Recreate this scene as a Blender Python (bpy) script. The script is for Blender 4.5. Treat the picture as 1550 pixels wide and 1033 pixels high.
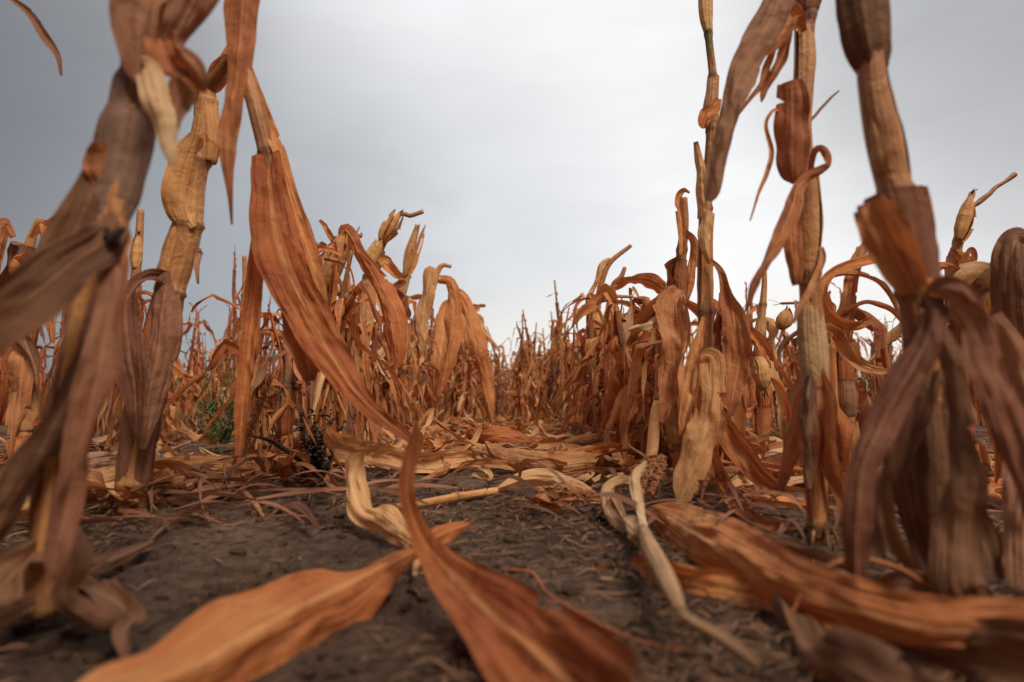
import bpy, math, random
import numpy as np
from mathutils import Vector, noise as mnoise

# ------------------------------------------------------------------ scene, camera, sky, sun
scene = bpy.context.scene
for o in list(bpy.data.objects):
    bpy.data.objects.remove(o, do_unlink=True)
col = scene.collection
R = math.radians
CAM_H, FPX, PITCH = 0.18, 861.1, R(5.54)

cd = bpy.data.cameras.new('camera')
cam = bpy.data.objects.new('camera', cd)
col.objects.link(cam)
cam.location = (0, 0, CAM_H)
cam.rotation_euler = (R(90) + PITCH, 0, 0)
cd.sensor_width = 36; cd.lens = 20
cd.clip_start = 0.02; cd.clip_end = 2000
cd.dof.use_dof = True
cd.dof.focus_distance = 1.35
cd.dof.aperture_fstop = 3.1
scene.camera = cam
scene.view_settings.view_transform = 'Standard'
scene.view_settings.look = 'None'
scene.view_settings.exposure = 0.0
scene.view_settings.gamma = 1
scene.cycles.max_bounces = 8
scene.cycles.transparent_max_bounces = 4
scene.cycles.use_denoising = True

SUN_EL, SUN_AZ = 50, 150          # azimuth clockwise from +Y: behind the camera, to the right
ld = bpy.data.lights.new('sun', 'SUN')
ld.energy = 3.0; ld.angle = R(20); ld.color = (1, 0.9, 0.76)
sun = bpy.data.objects.new('sun', ld); col.objects.link(sun)
sd = Vector((math.sin(R(SUN_AZ)) * math.cos(R(SUN_EL)), math.cos(R(SUN_AZ)) * math.cos(R(SUN_EL)), math.sin(R(SUN_EL))))
sun.rotation_euler = sd.to_track_quat('Z', 'Y').to_euler()


class NT:
    """small helper for node trees"""
    def __init__(s, tree): s.t = tree; tree.nodes.clear()
    def n(s, typ, **kw):
        nd = s.t.nodes.new(typ)
        for k, v in kw.items():
            if k.startswith('i_'):
                key = k[2:]
                key = int(key) if key.isdigit() else key.replace('_', ' ')
                nd.inputs[key].default_value = v
            else: setattr(nd, k, v)
        return nd
    def l(s, a, b): s.t.links.new(a, b)
    def math(s, op, a, b=None, c=None, clamp=False):
        nd = s.n('ShaderNodeMath', operation=op, use_clamp=clamp)
        for i, v in enumerate((a, b, c)):
            if v is None: continue
            if isinstance(v, (int, float)): nd.inputs[i].default_value = v
            else: s.l(v, nd.inputs[i])
        return nd.outputs[0]
    def mix(s, f, a, b, blend='MIX'):
        nd = s.n('ShaderNodeMix', data_type='RGBA', blend_type=blend)
        for i, v in ((0, f), (6, a), (7, b)):
            if isinstance(v, (int, float)): nd.inputs[i].default_value = v
            elif isinstance(v, tuple): nd.inputs[i].default_value = v if len(v) == 4 else v + (1,)
            else: s.l(v, nd.inputs[i])
        return nd.outputs[2]
    def rng(s, v, a, b, c=0, d=1, smooth=False):
        nd = s.n('ShaderNodeMapRange', interpolation_type='SMOOTHSTEP' if smooth else 'LINEAR')
        s.l(v, nd.inputs[0])
        for i, x in zip((1, 2, 3, 4), (a, b, c, d)): nd.inputs[i].default_value = x
        return nd.outputs[0]


def pix_dir(px, py):
    x, y = (px - 775) / FPX, (516.5 - py) / FPX
    c, s_ = math.cos(PITCH), math.sin(PITCH)
    return Vector((x, c - y * s_, s_ + y * c))


world = bpy.data.worlds.new('World'); scene.world = world
world.use_nodes = True
W = NT(world.node_tree)
out = W.n('ShaderNodeOutputWorld')
sky = W.n('ShaderNodeTexSky', sky_type='NISHITA', sun_disc=False)
sky.sun_elevation = R(SUN_EL); sky.sun_rotation = R(SUN_AZ); sky.air_density = 1.0; sky.dust_density = 3.0
bg1 = W.n('ShaderNodeBackground', i_Strength=0.008)
W.l(sky.outputs[0], bg1.inputs[0])
tc = W.n('ShaderNodeTexCoord')
def lobe(px, py, c0, c1):
    d = pix_dir(px, py).normalized()
    nd = W.n('ShaderNodeVectorMath', operation='DOT_PRODUCT')
    W.l(tc.outputs['Generated'], nd.inputs[0]); nd.inputs[1].default_value = d
    return W.rng(nd.outputs['Value'], math.cos(R(c1)), math.cos(R(c0)), 0, 1, True)
mp = W.n('ShaderNodeMapping'); W.l(tc.outputs['Generated'], mp.inputs[0]); mp.inputs['Scale'].default_value = (1.0, 1.0, 3.2)
n1 = W.n('ShaderNodeTexNoise', i_Scale=1.6, i_Detail=6.0, i_Roughness=0.5, i_Distortion=0.5); W.l(mp.outputs[0], n1.inputs['Vector'])
n2 = W.n('ShaderNodeTexNoise', i_Scale=4.5, i_Detail=5.0, i_Roughness=0.5, i_Distortion=0.8); W.l(mp.outputs[0], n2.inputs['Vector'])
sep = W.n('ShaderNodeSeparateXYZ'); W.l(tc.outputs['Generated'], sep.inputs[0])
bright = lobe(980, 240, 3, 62)          # thin bright cloud to the right of the path
storm = lobe(40, 430, 0, 40)            # dark shower cloud low on the left
c = W.mix(W.math('POWER', bright, 0.62), (0.22, 0.222, 0.235), (1.01, 1.005, 1.01))
storm_f = W.math('MULTIPLY', storm, 0.62)
c = W.mix(storm_f, c, (0.185, 0.197, 0.22))
for (lx, ly, rad, amt) in ((1690, -120, 27, 0.55), (-100, -80, 24, 0.4)):      # upper corners darkened in the sky colour, standing in for lens vignetting
    c = W.mix(W.math('MULTIPLY', lobe(lx, ly, 0, rad), amt), c, (0.10, 0.105, 0.12))
# small storm tongue towards the middle of the horizon
st2 = lobe(600, 450, 0, 30)
c = W.mix(W.math('MULTIPLY', st2, 0.38), c, (0.36, 0.41, 0.46))
# clear pale strip along the horizon
hz = W.rng(sep.outputs[2], 0.0, 0.24, 1, 0, True)
hx = W.rng(sep.outputs[0], -0.42, 0.08, 0.0, 1, True)
c = W.mix(W.math('MULTIPLY', W.math('MULTIPLY', hz, hx), 0.9), c, (1.0, 0.94, 0.83))
# soft cloud structure
v1 = W.rng(n1.outputs[0], 0.3, 0.7, 0.94, 1.05)
v2 = W.rng(n2.outputs[0], 0.3, 0.7, 0.968, 1.03)
vv = W.math('MULTIPLY', v1, v2)
# the overcast is brightest overhead
zen = W.rng(sep.outputs[2], 0.60, 0.95, 1.0, 2.0, True)
vv = W.math('MULTIPLY', vv, zen)
comb = W.n('ShaderNodeCombineXYZ'); [W.l(vv, comb.inputs[i]) for i in range(3)]
c = W.mix(1.0, c, comb.outputs[0], 'MULTIPLY')
bg2 = W.n('ShaderNodeBackground', i_Strength=0.92); W.l(c, bg2.inputs[0])
add = W.n('ShaderNodeAddShader'); W.l(bg1.outputs[0], add.inputs[0]); W.l(bg2.outputs[0], add.inputs[1])
W.l(add.outputs[0], out.inputs[0])


# ------------------------------------------------------------------ materials
def leaf_mat(name, light, mid, dark, fib=420, transl=0.30, rough=0.72, green=(0.10, 0.13, 0.03), spec=0.25, rib=0.35):
    m = bpy.data.materials.new(name); m.use_nodes = True
    t = NT(m.node_tree)
    o = t.n('ShaderNodeOutputMaterial')
    uv = t.n('ShaderNodeUVMap', uv_map='uv'); uvn = t.n('ShaderNodeUVMap', uv_map='uvn')
    m1 = t.n('ShaderNodeMapping'); t.l(uv.outputs[0], m1.inputs[0]); m1.inputs['Scale'].default_value = (fib, 7, 1)
    m2 = t.n('ShaderNodeMapping'); t.l(uv.outputs[0], m2.inputs[0]); m2.inputs['Scale'].default_value = (fib * .4, 4, 1)
    oi = t.n('ShaderNodeObjectInfo')
    off = t.n('ShaderNodeCombineXYZ'); t.l(t.math('MULTIPLY', oi.outputs['Random'], 40.0), off.inputs[0]); t.l(t.math('MULTIPLY', oi.outputs['Random'], 17.0), off.inputs[1])
    for mm in (m1, m2): t.l(off.outputs[0], mm.inputs['Location'])
    f1 = t.n('ShaderNodeTexNoise', i_Scale=1.0, i_Detail=3.0, i_Roughness=0.6); t.l(m1.outputs[0], f1.inputs['Vector'])
    f2 = t.n('ShaderNodeTexNoise', i_Scale=1.0, i_Detail=2.0, i_Roughness=0.5); t.l(m2.outputs[0], f2.inputs['Vector'])
    tco = t.n('ShaderNodeTexCoord')
    va = t.n('ShaderNodeVectorMath', operation='ADD'); t.l(tco.outputs['Object'], va.inputs[0]); t.l(off.outputs[0], va.inputs[1])
    b1 = t.n('ShaderNodeTexNoise', i_Scale=9.0, i_Detail=5.0, i_Roughness=0.6, i_Distortion=0.4); t.l(va.outputs[0], b1.inputs['Vector'])
    b2 = t.n('ShaderNodeTexNoise', i_Scale=70.0, i_Detail=4.0, i_Roughness=0.65); t.l(va.outputs[0], b2.inputs['Vector'])
    s = t.math('MULTIPLY', f1.outputs[0], 0.30)
    s = t.math('ADD', s, t.math('MULTIPLY', f2.outputs[0], 0.28))
    s = t.math('ADD', s, t.math('MULTIPLY', b1.outputs[0], 0.75))
    s = t.math('ADD', s, t.math('MULTIPLY', t.math('SUBTRACT', oi.outputs['Random'], 0.45), 0.36))
    s = t.math('SUBTRACT', s, 0.165)                    # centre near 0.5
    cr = t.n('ShaderNodeValToRGB')
    e = cr.color_ramp.elements
    e[0].position = 0.22; e[0].color = dark + (1,)
    e[1].position = 0.80; e[1].color = light + (1,)
    x = e.new(0.5); x.color = mid + (1,)
    t.l(s, cr.inputs[0])
    c = cr.outputs[0]
    # pale midrib
    su = t.n('ShaderNodeSeparateXYZ'); t.l(uvn.outputs[0], su.inputs[0])
    ribf = t.rng(t.math('ABSOLUTE', su.outputs[0]), 0.05, 0.13, rib, 0.0, True)
    c = t.mix(ribf, c, tuple(min(1, v * 1.25) for v in light))
    # scorched brown edges and rot spots
    spots = t.rng(b2.outputs[0], 0.64, 0.74, 0.0, 0.6)
    c = t.mix(spots, c, tuple(v * .28 for v in dark))
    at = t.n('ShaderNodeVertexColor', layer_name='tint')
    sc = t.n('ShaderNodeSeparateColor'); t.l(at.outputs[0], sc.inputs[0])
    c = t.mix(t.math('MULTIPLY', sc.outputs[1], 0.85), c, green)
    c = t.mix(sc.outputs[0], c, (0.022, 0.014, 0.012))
    bs = t.n('ShaderNodeBsdfPrincipled', i_Roughness=rough)
    bs.inputs['Specular IOR Level'].default_value = spec
    t.l(c, bs.inputs['Base Color'])
    bh = t.math('ADD', t.math('MULTIPLY', f1.outputs[0], 0.5), t.math('MULTIPLY', f2.outputs[0], 1.2))
    bh = t.math('ADD', bh, t.math('MULTIPLY', b2.outputs[0], 0.35))
    b3 = t.n('ShaderNodeTexNoise', i_Scale=38.0, i_Detail=3.0, i_Roughness=0.5, i_Distortion=1.2); t.l(va.outputs[0], b3.inputs['Vector'])
    bq = t.n('ShaderNodeBump', i_Strength=0.6, i_Distance=0.005); t.l(b3.outputs[0], bq.inputs['Height'])
    bp = t.n('ShaderNodeBump', i_Strength=1.0, i_Distance=0.004); t.l(bh, bp.inputs['Height']); t.l(bq.outputs[0], bp.inputs['Normal'])
    t.l(bp.outputs[0], bs.inputs['Normal'])
    if transl > 0:
        tr = t.n('ShaderNodeBsdfTranslucent'); t.l(bp.outputs[0], tr.inputs['Normal'])
        t.l(t.mix(1.0, c, (1.0, 0.72, 0.5), 'MULTIPLY'), tr.inputs[0])
        mx = t.n('ShaderNodeMixShader', i_0=transl); t.l(bs.outputs[0], mx.inputs[1]); t.l(tr.outputs[0], mx.inputs[2])
        t.l(mx.outputs[0], o.inputs[0])
    else: t.l(bs.outputs[0], o.inputs[0])
    return m

M = {}
M['leaf_orange'] = leaf_mat('dry leaf orange', (0.85, 0.43, 0.17), (0.61, 0.208, 0.072), (0.33, 0.082, 0.032))
M['leaf_red'] = leaf_mat('dry leaf russet', (0.72, 0.35, 0.16), (0.51, 0.19, 0.078), (0.27, 0.080, 0.038))
M['leaf_tan'] = leaf_mat('dry leaf tan', (0.86, 0.55, 0.28), (0.70, 0.35, 0.145), (0.42, 0.155, 0.062))
M['leaf_grey'] = leaf_mat('weathered leaf grey brown', (0.52, 0.29, 0.165), (0.33, 0.16, 0.088), (0.15, 0.065, 0.038))
M['leaf_umber'] = leaf_mat('umber leaf', (0.47, 0.23, 0.13), (0.31, 0.125, 0.07), (0.14, 0.05, 0.03))  # litter tone; on near edge plants the darkness stands in for lens falloff
M['sheath_pale'] = leaf_mat('mottled pale sheath', (0.58, 0.41, 0.29), (0.40, 0.24, 0.17), (0.20, 0.10, 0.065), fib=200, rib=0)
M['leaf_brown'] = leaf_mat('weathered and dimmed brown leaf', (0.34, 0.17, 0.085), (0.21, 0.095, 0.05), (0.09, 0.04, 0.025))  # weathered brown, darkened to stand in for lens vignetting on near edge plants
M['stalk'] = leaf_mat('dry stalk', (0.62, 0.32, 0.125), (0.44, 0.185, 0.064), (0.20, 0.075, 0.032), fib=300, transl=0.0, rough=0.55, rib=0, spec=0.35)
M['husk'] = leaf_mat('ear husk', (0.80, 0.47, 0.20), (0.62, 0.285, 0.10), (0.34, 0.13, 0.05), fib=330, transl=0.08, rough=0.6, rib=0)
M['husk_pale'] = leaf_mat('bleached husk', (0.72, 0.48, 0.27), (0.55, 0.32, 0.16), (0.32, 0.16, 0.08), fib=330, transl=0.1, rough=0.65, rib=0)
M['litter'] = leaf_mat('straw litter', (0.40, 0.21, 0.11), (0.17, 0.085, 0.048), (0.05, 0.026, 0.017), transl=0.0, rib=0)
M['silk'] = leaf_mat('dried silk', (0.07, 0.04, 0.03), (0.03, 0.018, 0.014), (0.012, 0.008, 0.007), transl=0.0, rib=0)
M['weed'] = leaf_mat('green weed', (0.22, 0.26, 0.09), (0.12, 0.155, 0.05), (0.06, 0.075, 0.03), transl=0.2, rib=0)
M['dark_weed'] = leaf_mat('withered weed', (0.09, 0.06, 0.04), (0.045, 0.03, 0.02), (0.02, 0.014, 0.01), transl=0.0, rib=0)

def soil_mat():
    m = bpy.data.materials.new('soil'); m.use_nodes = True
    t = NT(m.node_tree); o = t.n('ShaderNodeOutputMaterial')
    tco = t.n('ShaderNodeTexCoord'); P = tco.outputs['Object']
    a = t.n('ShaderNodeTexNoise', i_Scale=3.0, i_Detail=6.0, i_Roughness=0.6); t.l(P, a.inputs['Vector'])
    b = t.n('ShaderNodeTexNoise', i_Scale=45.0, i_Detail=8.0, i_Roughness=0.7); t.l(P, b.inputs['Vector'])
    f = t.n('ShaderNodeTexNoise', i_Scale=260.0, i_Detail=5.0, i_Roughness=0.7); t.l(P, f.inputs['Vector'])
    v = t.n('ShaderNodeTexVoronoi', i_Scale=120.0, feature='F1'); t.l(P, v.inputs['Vector'])
    s = t.math('ADD', t.math('MULTIPLY', a.outputs[0], 0.5), t.math('MULTIPLY', b.outputs[0], 0.5))
    cr = t.n('ShaderNodeValToRGB'); e = cr.color_ramp.elements
    e[0].position = 0.38; e[0].color = (0.05, 0.028, 0.019, 1)
    e[1].position = 0.62; e[1].color = (0.27, 0.165, 0.108, 1)
    x = e.new(0.5); x.color = (0.14, 0.082, 0.053, 1)
    t.l(s, cr.inputs[0])
    c = t.mix(t.rng(f.outputs[0], 0.58, 0.75, 0, 0.5), cr.outputs[0], (0.26, 0.17, 0.12))
    c = t.mix(t.rng(f.outputs[0], 0.42, 0.3, 0, 0.6), c, (0.03, 0.019, 0.015))
    bs = t.n('ShaderNodeBsdfPrincipled', i_Roughness=0.9); bs.inputs['Specular IOR Level'].default_value = 0.2
    t.l(c, bs.inputs['Base Color'])
    h = t.math('ADD', t.math('MULTIPLY', b.outputs[0], 1.4), t.math('MULTIPLY', f.outputs[0], 0.55))
    h = t.math('ADD', h, t.math('MULTIPLY', v.outputs[0], 0.35))
    bp = t.n('ShaderNodeBump', i_Strength=1.0, i_Distance=0.011); t.l(h, bp.inputs['Height']); t.l(bp.outputs[0], bs.inputs['Normal'])
    t.l(bs.outputs[0], o.inputs[0])
    return m
M['soil'] = soil_mat()


# ------------------------------------------------------------------ geometry helpers
def Pt(px, py, d):
    v = pix_dir(px, py); k = d / v.y
    return np.array((v.x * k, d, CAM_H + v.z * k))

def Gd(px, py, z=0.0):
    v = pix_dir(px, py); k = (z - CAM_H) / v.z
    return np.array((v.x * k, v.y * k, z))

def nrm(a):
    return a / np.maximum(np.linalg.norm(a, axis=-1, keepdims=True), 1e-9)

def sn(rng, n, k):
    """smooth 1-D noise, n samples, k knots, -1..1"""
    k = max(2, int(k)); y = np.array([rng.uniform(-1, 1) for _ in range(k + 3)])
    x = np.linspace(0, k, n) ; i = np.minimum(x.astype(int), k); f = x - i; f = f * f * (3 - 2 * f)
    return y[i] * (1 - f) + y[i + 1] * f

def catmull(A, n):
    A = np.asarray(A, float); m = len(A)
    if m == 2:
        t = np.linspace(0, 1, n)[:, None]; return A[0] * (1 - t) + A[1] * t
    L = np.concatenate(([0], np.cumsum(np.linalg.norm(np.diff(A[:, :3], axis=0), axis=1)))); L /= L[-1]
    E = np.vstack((2 * A[0] - A[1], A, 2 * A[-1] - A[-2]))
    t = np.linspace(0, 1, n); seg = np.clip(np.searchsorted(L, t, side='right') - 1, 0, m - 2)
    u = ((t - L[seg]) / np.maximum(L[seg + 1] - L[seg], 1e-9))[:, None]
    p0, p1, p2, p3 = E[seg], E[seg + 1], E[seg + 2], E[seg + 3]
    return 0.5 * (2 * p1 + (p2 - p0) * u + (2 * p0 - 5 * p1 + 4 * p2 - p3) * u ** 2 + (3 * p1 - p0 - 3 * p2 + p3) * u ** 3)

def tangents(P): return nrm(np.gradient(P, axis=0))

def rot(v, ax, a):
    """rotate rows v about rows ax by angles a"""
    a = np.asarray(a)[:, None]; c, s = np.cos(a), np.sin(a)
    return v * c + np.cross(ax, v) * s + ax * (np.sum(ax * v, axis=1, keepdims=True)) * (1 - c)

def transport(T, s0):
    S = np.empty_like(T); s = np.array(s0, float)
    for i in range(len(T)):
        s = s - T[i] * np.dot(s, T[i]); l = np.linalg.norm(s)
        s = s / l if l > 1e-6 else np.array((1.0, 0, 0)); S[i] = s
    return S


class Geo:
    def __init__(s): s.V = []; s.F = []; s.U = []; s.N = []; s.T = []; s.n = 0
    def grid(s, X, U, N, Tn, close=False):
        """X (r,c,3), U (r,c,2) metres, N (r,c) -1..1, Tn (r,c,2) dark, green"""
        r, c = X.shape[:2]
        idx = np.arange(r * c).reshape(r, c) + s.n
        s.V.append(X.reshape(-1, 3)); s.U.append(U.reshape(-1, 2)); s.N.append(N.reshape(-1)); s.T.append(Tn.reshape(-1, 2))
        s.F.append(np.stack((idx[:-1, :-1], idx[:-1, 1:], idx[1:, 1:], idx[1:, :-1]), -1).reshape(-1, 4)); s.n += r * c
        return s
    def arrays(s):
        return (np.concatenate(s.V), np.concatenate(s.F), np.concatenate(s.U), np.concatenate(s.N), np.concatenate(s.T))

def build_mesh(name, arr, mat, origin=(0, 0, 0)):
    V, F, U, N, T = arr
    me = bpy.data.meshes.new(name)
    me.vertices.add(len(V)); me.vertices.foreach_set('co', (V - np.asarray(origin)).astype(np.float32).ravel())
    me.loops.add(F.size); me.loops.foreach_set('vertex_index', F.astype(np.int32).ravel())
    me.polygons.add(len(F)); me.polygons.foreach_set('loop_start', np.arange(0, F.size, 4, dtype=np.int32))
    me.polygons.foreach_set('loop_total', np.full(len(F), 4, np.int32))
    me.polygons.foreach_set('use_smooth', np.ones(len(F), bool))
    me.update(calc_edges=True)
    fl = F.ravel()
    l1 = me.uv_layers.new(name='uv'); l1.data.foreach_set('uv', U[fl].astype(np.float32).ravel())
    l2 = me.uv_layers.new(name='uvn'); l2.data.foreach_set('uv', np.stack((N[fl], np.zeros(len(fl))), 1).astype(np.float32).ravel())
    ca = me.color_attributes.new('tint', 'FLOAT_COLOR', 'POINT')
    C4 = np.zeros((len(V), 4), np.float32); C4[:, 0] = np.clip(T[:, 0], 0, 1); C4[:, 1] = np.clip(T[:, 1], 0, 1); C4[:, 3] = 1
    ca.data.foreach_set('color', C4.ravel())
    me.materials.append(M[mat])
    return me

def mesh_obj(name, geo, mat, parent=None, origin=None):
    arr = geo.arrays() if isinstance(geo, Geo) else geo
    if origin is None: origin = parent['_org'] if parent is not None and '_org' in parent else (0, 0, 0)
    ob = bpy.data.objects.new(name, build_mesh(name, arr, mat, origin))
    col.objects.link(ob)
    if parent is not None: ob.parent = parent
    return ob

def tag(o, label=None, cat=None, group=None, kind=None):
    if label: o['label'] = label
    if cat: o['category'] = cat
    if group: o['group'] = group
    if kind: o['kind'] = kind
    return o

ORG = {}
def thing(name, loc, label, cat, group=None):
    e = bpy.data.objects.new(name, None); e.empty_display_size = 0.05; col.objects.link(e)
    e.location = tuple(loc); ORG[e.name] = tuple(loc)
    return tag(e, label, cat, group)

def part(name, geo, mat, parent, top=None):
    """top: the root empty whose origin the mesh is measured from"""
    o = mesh_obj(name, geo, mat, None, ORG[(top or parent).name]); o.parent = parent
    return o

# ---- a leaf blade along a centre line
def ribbon(g, P, S, W, rng, fold=0.35, curl=0.6, ruff=0.18, cols=9, ragged=0.10, crumple=0.05, tipdark=0.25, green=0.0, stripes=1.0, crease=0.0, torn=0.7):
    n = len(P); T = tangents(P); N = nrm(np.cross(T, S))
    L = np.concatenate(([0], np.cumsum(np.linalg.norm(np.diff(P, axis=0), axis=1))))
    u = np.linspace(-1, 1, cols)
    cu = 0.72 * curl * (1 + 0.6 * sn(rng, n, 4)); fo = (fold + .12) * (1 + 0.6 * sn(rng, n, 4))
    Wl = W * (1 + ragged * sn(rng, n, L[-1] * 24 + 3)); Wr = W * (1 + ragged * sn(rng, n, L[-1] * 24 + 3))
    fr = L[-1] * rng.uniform(16, 26) + 2
    rl, rr = sn(rng, n, fr), sn(rng, n, fr)
    sgn = 1 if rng.random() < .5 else -1
    X = np.zeros((n, cols, 3)); Tn = np.zeros((n, cols, 2)); U = np.zeros((n, cols, 2))
    vt = [sn(rng, n, L[-1] * 30 + 2) for _ in range(cols)]
    uo = rng.uniform(0, 10); vo = rng.uniform(0, 10)
    t = np.linspace(0, 1, n)
    for j, uu in enumerate(u):
        w = Wl if uu < 0 else Wr
        ang = cu * abs(uu); k = np.where(np.abs(cu) < .05, .05, cu)
        lx = np.sign(uu) * np.sin(abs(uu) * k) / k
        lz = (1 - np.cos(abs(uu) * k)) / k + fo * abs(uu) * 0.8
        rf = (rl if uu < 0 else rr) * ruff * abs(uu) ** 1.6 + crumple * vt[j]
        # pleats that run along the blade
        rf = rf + 0.05 * stripes * math.cos(uu * 10.0) * (0.5 + 0.5 * vt[(j * 3) % cols])
        X[:, j] = P + S * (w * lx)[:, None] + N * (sgn * w * (lz + rf))[:, None]
        U[:, j, 0] = uo + uu * W.max(); U[:, j, 1] = vo + L
        Tn[:, j, 0] = np.clip(tipdark * np.clip((t - .82) / .18, 0, 1) ** 1.5 + 0.10 * max(0, abs(uu) - .85) / .15 * (0.5 + 0.5 * vt[j]), 0, 1)
        Tn[:, j, 1] = green
    if crease > 0:
        k0 = rng.uniform(0, 50)
        for i in range(n):
            for j in range(cols):
                q = mnoise.noise((u[j] * W[i] * 75 + k0, L[i] * 17, k0)); r = mnoise.noise((u[j] * W[i] * 160 + k0, L[i] * 60, 3.1))
                X[i, j] += N[i] * (min(W[i], .011) * crease * (.55 - 1.9 * abs(q) + .45 * r))
    g.grid(X, U, np.repeat(u[None], n, 0), Tn)
    if cols >= 5 and torn > 0:            # split and frayed edges: drop faces along the margins and open slits
        keep = np.ones((n - 1, cols - 1), bool)
        dn = (n - 1) / max(L[-1], .02)
        for q in range(int(torn * (L[-1] * 22 + 1))):
            i = rng.randrange(n // 5, n - 1); ln = int(rng.uniform(.004, .03) * dn) + 1; dp = rng.choice((1, 1, 2)) if cols > 7 else 1
            for k in range(ln):
                d_ = max(1, int(round(dp * (1 - k / ln) * (1 if cols <= 9 else cols / 9))))
                if i + k < n - 1:
                    if q % 2: keep[i + k, :d_] = False
                    else: keep[i + k, -d_:] = False
        for q in range(int(torn * 2.2 * rng.random())):
            j = rng.randrange(1, cols - 2); i = rng.randrange(n // 3, n - 2); keep[i:i + int(rng.uniform(.02, .10) * dn) + 1, j] = False
        g.F[-1] = g.F[-1].reshape(n - 1, cols - 1, 4)[keep]
    return g

# ---- a tube (stalk, sheath, cob)
def tube(g, P, Rd, rng, sides=12, arc=2 * math.pi, start=0.0, ridge=0.03, dark=None, green=None, flat=1.0, cap=True, lump=0.03):
    n = len(P); T = tangents(P); S = transport(T, np.array((1.0, 0.13, 0.1))); N = np.cross(T, S)
    L = np.concatenate(([0], np.cumsum(np.linalg.norm(np.diff(P, axis=0), axis=1))))
    if cap:
        P = np.vstack((P[:1], P, P[-1:])); S = np.vstack((S[:1], S, S[-1:])); N = np.vstack((N[:1], N, N[-1:]))
        L = np.concatenate((L[:1], L, L[-1:])); Rd = np.concatenate(([1e-4], Rd, [1e-4]))
        dark = None if dark is None else np.concatenate((dark[:1], dark, [0.75]))
        green = None if green is None else np.concatenate((green[:1], green, green[-1:])); n += 2
    a = np.linspace(start, start + arc, sides + 1)
    full = abs(arc - 2 * math.pi) < 1e-6
    rd = np.array([rng.uniform(-1, 1) for _ in a]); 
    if full: rd[-1] = rd[0]
    vl = [sn(rng, n, 8) for _ in a]
    if full: vl[-1] = vl[0]
    X = np.zeros((n, sides + 1, 3)); U = np.zeros((n, sides + 1, 2)); Tn = np.zeros((n, sides + 1, 2))
    uo = rng.uniform(0, 10); rm = np.median(Rd)
    for j, aa in enumerate(a):
        r = Rd * (1 + ridge * rd[j] + lump * vl[j])
        X[:, j] = P + S * (r * math.cos(aa))[:, None] + N * (r * flat * math.sin(aa))[:, None]
        U[:, j, 0] = uo + aa * rm; U[:, j, 1] = uo + L
        if dark is not None: Tn[:, j, 0] = dark
        if green is not None: Tn[:, j, 1] = green
    g.grid(X, U, np.ones((n, sides + 1)), Tn)
    return g

# ---- stalk with nodes; nodes given as fractions of its length
def stalk_geo(rng, P, Rd, nodes, sides=12, greens=(), darkbase=0.5):
    n = len(P); L = np.concatenate(([0], np.cumsum(np.linalg.norm(np.diff(P, axis=0), axis=1)))); Lt = L[-1]; t = L / Lt
    dark = np.zeros(n); bulge = np.zeros(n)
    for f in nodes:
        d = np.abs(L - f * Lt)
        bulge += 0.22 * np.exp(-(d / 0.006) ** 2); dark += 0.6 * np.exp(-(d / 0.0045) ** 2)
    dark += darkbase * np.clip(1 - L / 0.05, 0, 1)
    gr = np.zeros(n)
    for a, b in greens: gr[(t >= a) & (t <= b)] = 0.8
    return tube(Geo(), P, Rd * (1 + bulge), rng, sides, dark=np.clip(dark, 0, .9), green=gr, ridge=.03)

# ---- leaf sheath wrapped round a stretch of stalk, flared and split at the top
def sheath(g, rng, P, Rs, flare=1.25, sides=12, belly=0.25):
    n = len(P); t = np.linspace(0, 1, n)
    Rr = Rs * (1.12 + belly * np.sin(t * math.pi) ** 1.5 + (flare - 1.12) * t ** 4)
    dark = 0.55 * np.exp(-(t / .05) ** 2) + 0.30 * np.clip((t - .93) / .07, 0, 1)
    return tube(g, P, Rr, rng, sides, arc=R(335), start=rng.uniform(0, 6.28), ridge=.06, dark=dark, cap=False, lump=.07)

# ---- husk covered ear
def ear_geo(rng, p0, d, L, Rm, sides=14, n=18, flaps=2):
    d = nrm(np.asarray(d, float)); side = nrm(np.cross(d, (0.3, 0.2, 0.93)))
    t = np.linspace(0, 1, n)
    P = np.asarray(p0) + d * (t * L)[:, None] + side * (0.06 * L * np.sin(t * math.pi) * rng.uniform(-1, 1))[:, None]
    prof = np.interp(t, [0, .06, .25, .5, .75, .9, 1], [.35, .6, .92, 1, .8, .45, .16])
    g = Geo()
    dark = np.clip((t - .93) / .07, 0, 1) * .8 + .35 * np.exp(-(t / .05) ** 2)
    tube(g, P, Rm * prof, rng, sides, ridge=.09, dark=dark, lump=.07)
    for k in range(flaps):
        a = rng.uniform(0, 6.28); T = nrm(P[-1] - P[0]); s0 = transport(T[None], (1, .2, .1))[0]; n0 = np.cross(T, s0)
        rdir = s0 * math.cos(a) + n0 * math.sin(a); sd_ = -s0 * math.sin(a) + n0 * math.cos(a)
        m = 12; tt = np.linspace(0, 1, m); ln = L * rng.uniform(.8, 1.15)
        open_ = rng.choice((0, .05, .1, .4))
        Q = P[0] + T * (tt * ln)[:, None] + rdir * (Rm * 1.04 * np.interp(tt, [0, .1, .3, .5, .75, 1], [.5, .75, .98, 1.05, .9, .5]) + open_ * L * .35 * tt ** 3)[:, None]
        w = Rm * 1.1 * np.interp(tt, [0, .2, .5, .85, 1], [.5, .9, 1, .55, .12])
        ribbon(g, Q, np.repeat(sd_[None], m, 0), w, rng, fold=-.1, curl=-.9, ruff=.08, cols=7, crumple=.03)
    return g, P

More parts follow.
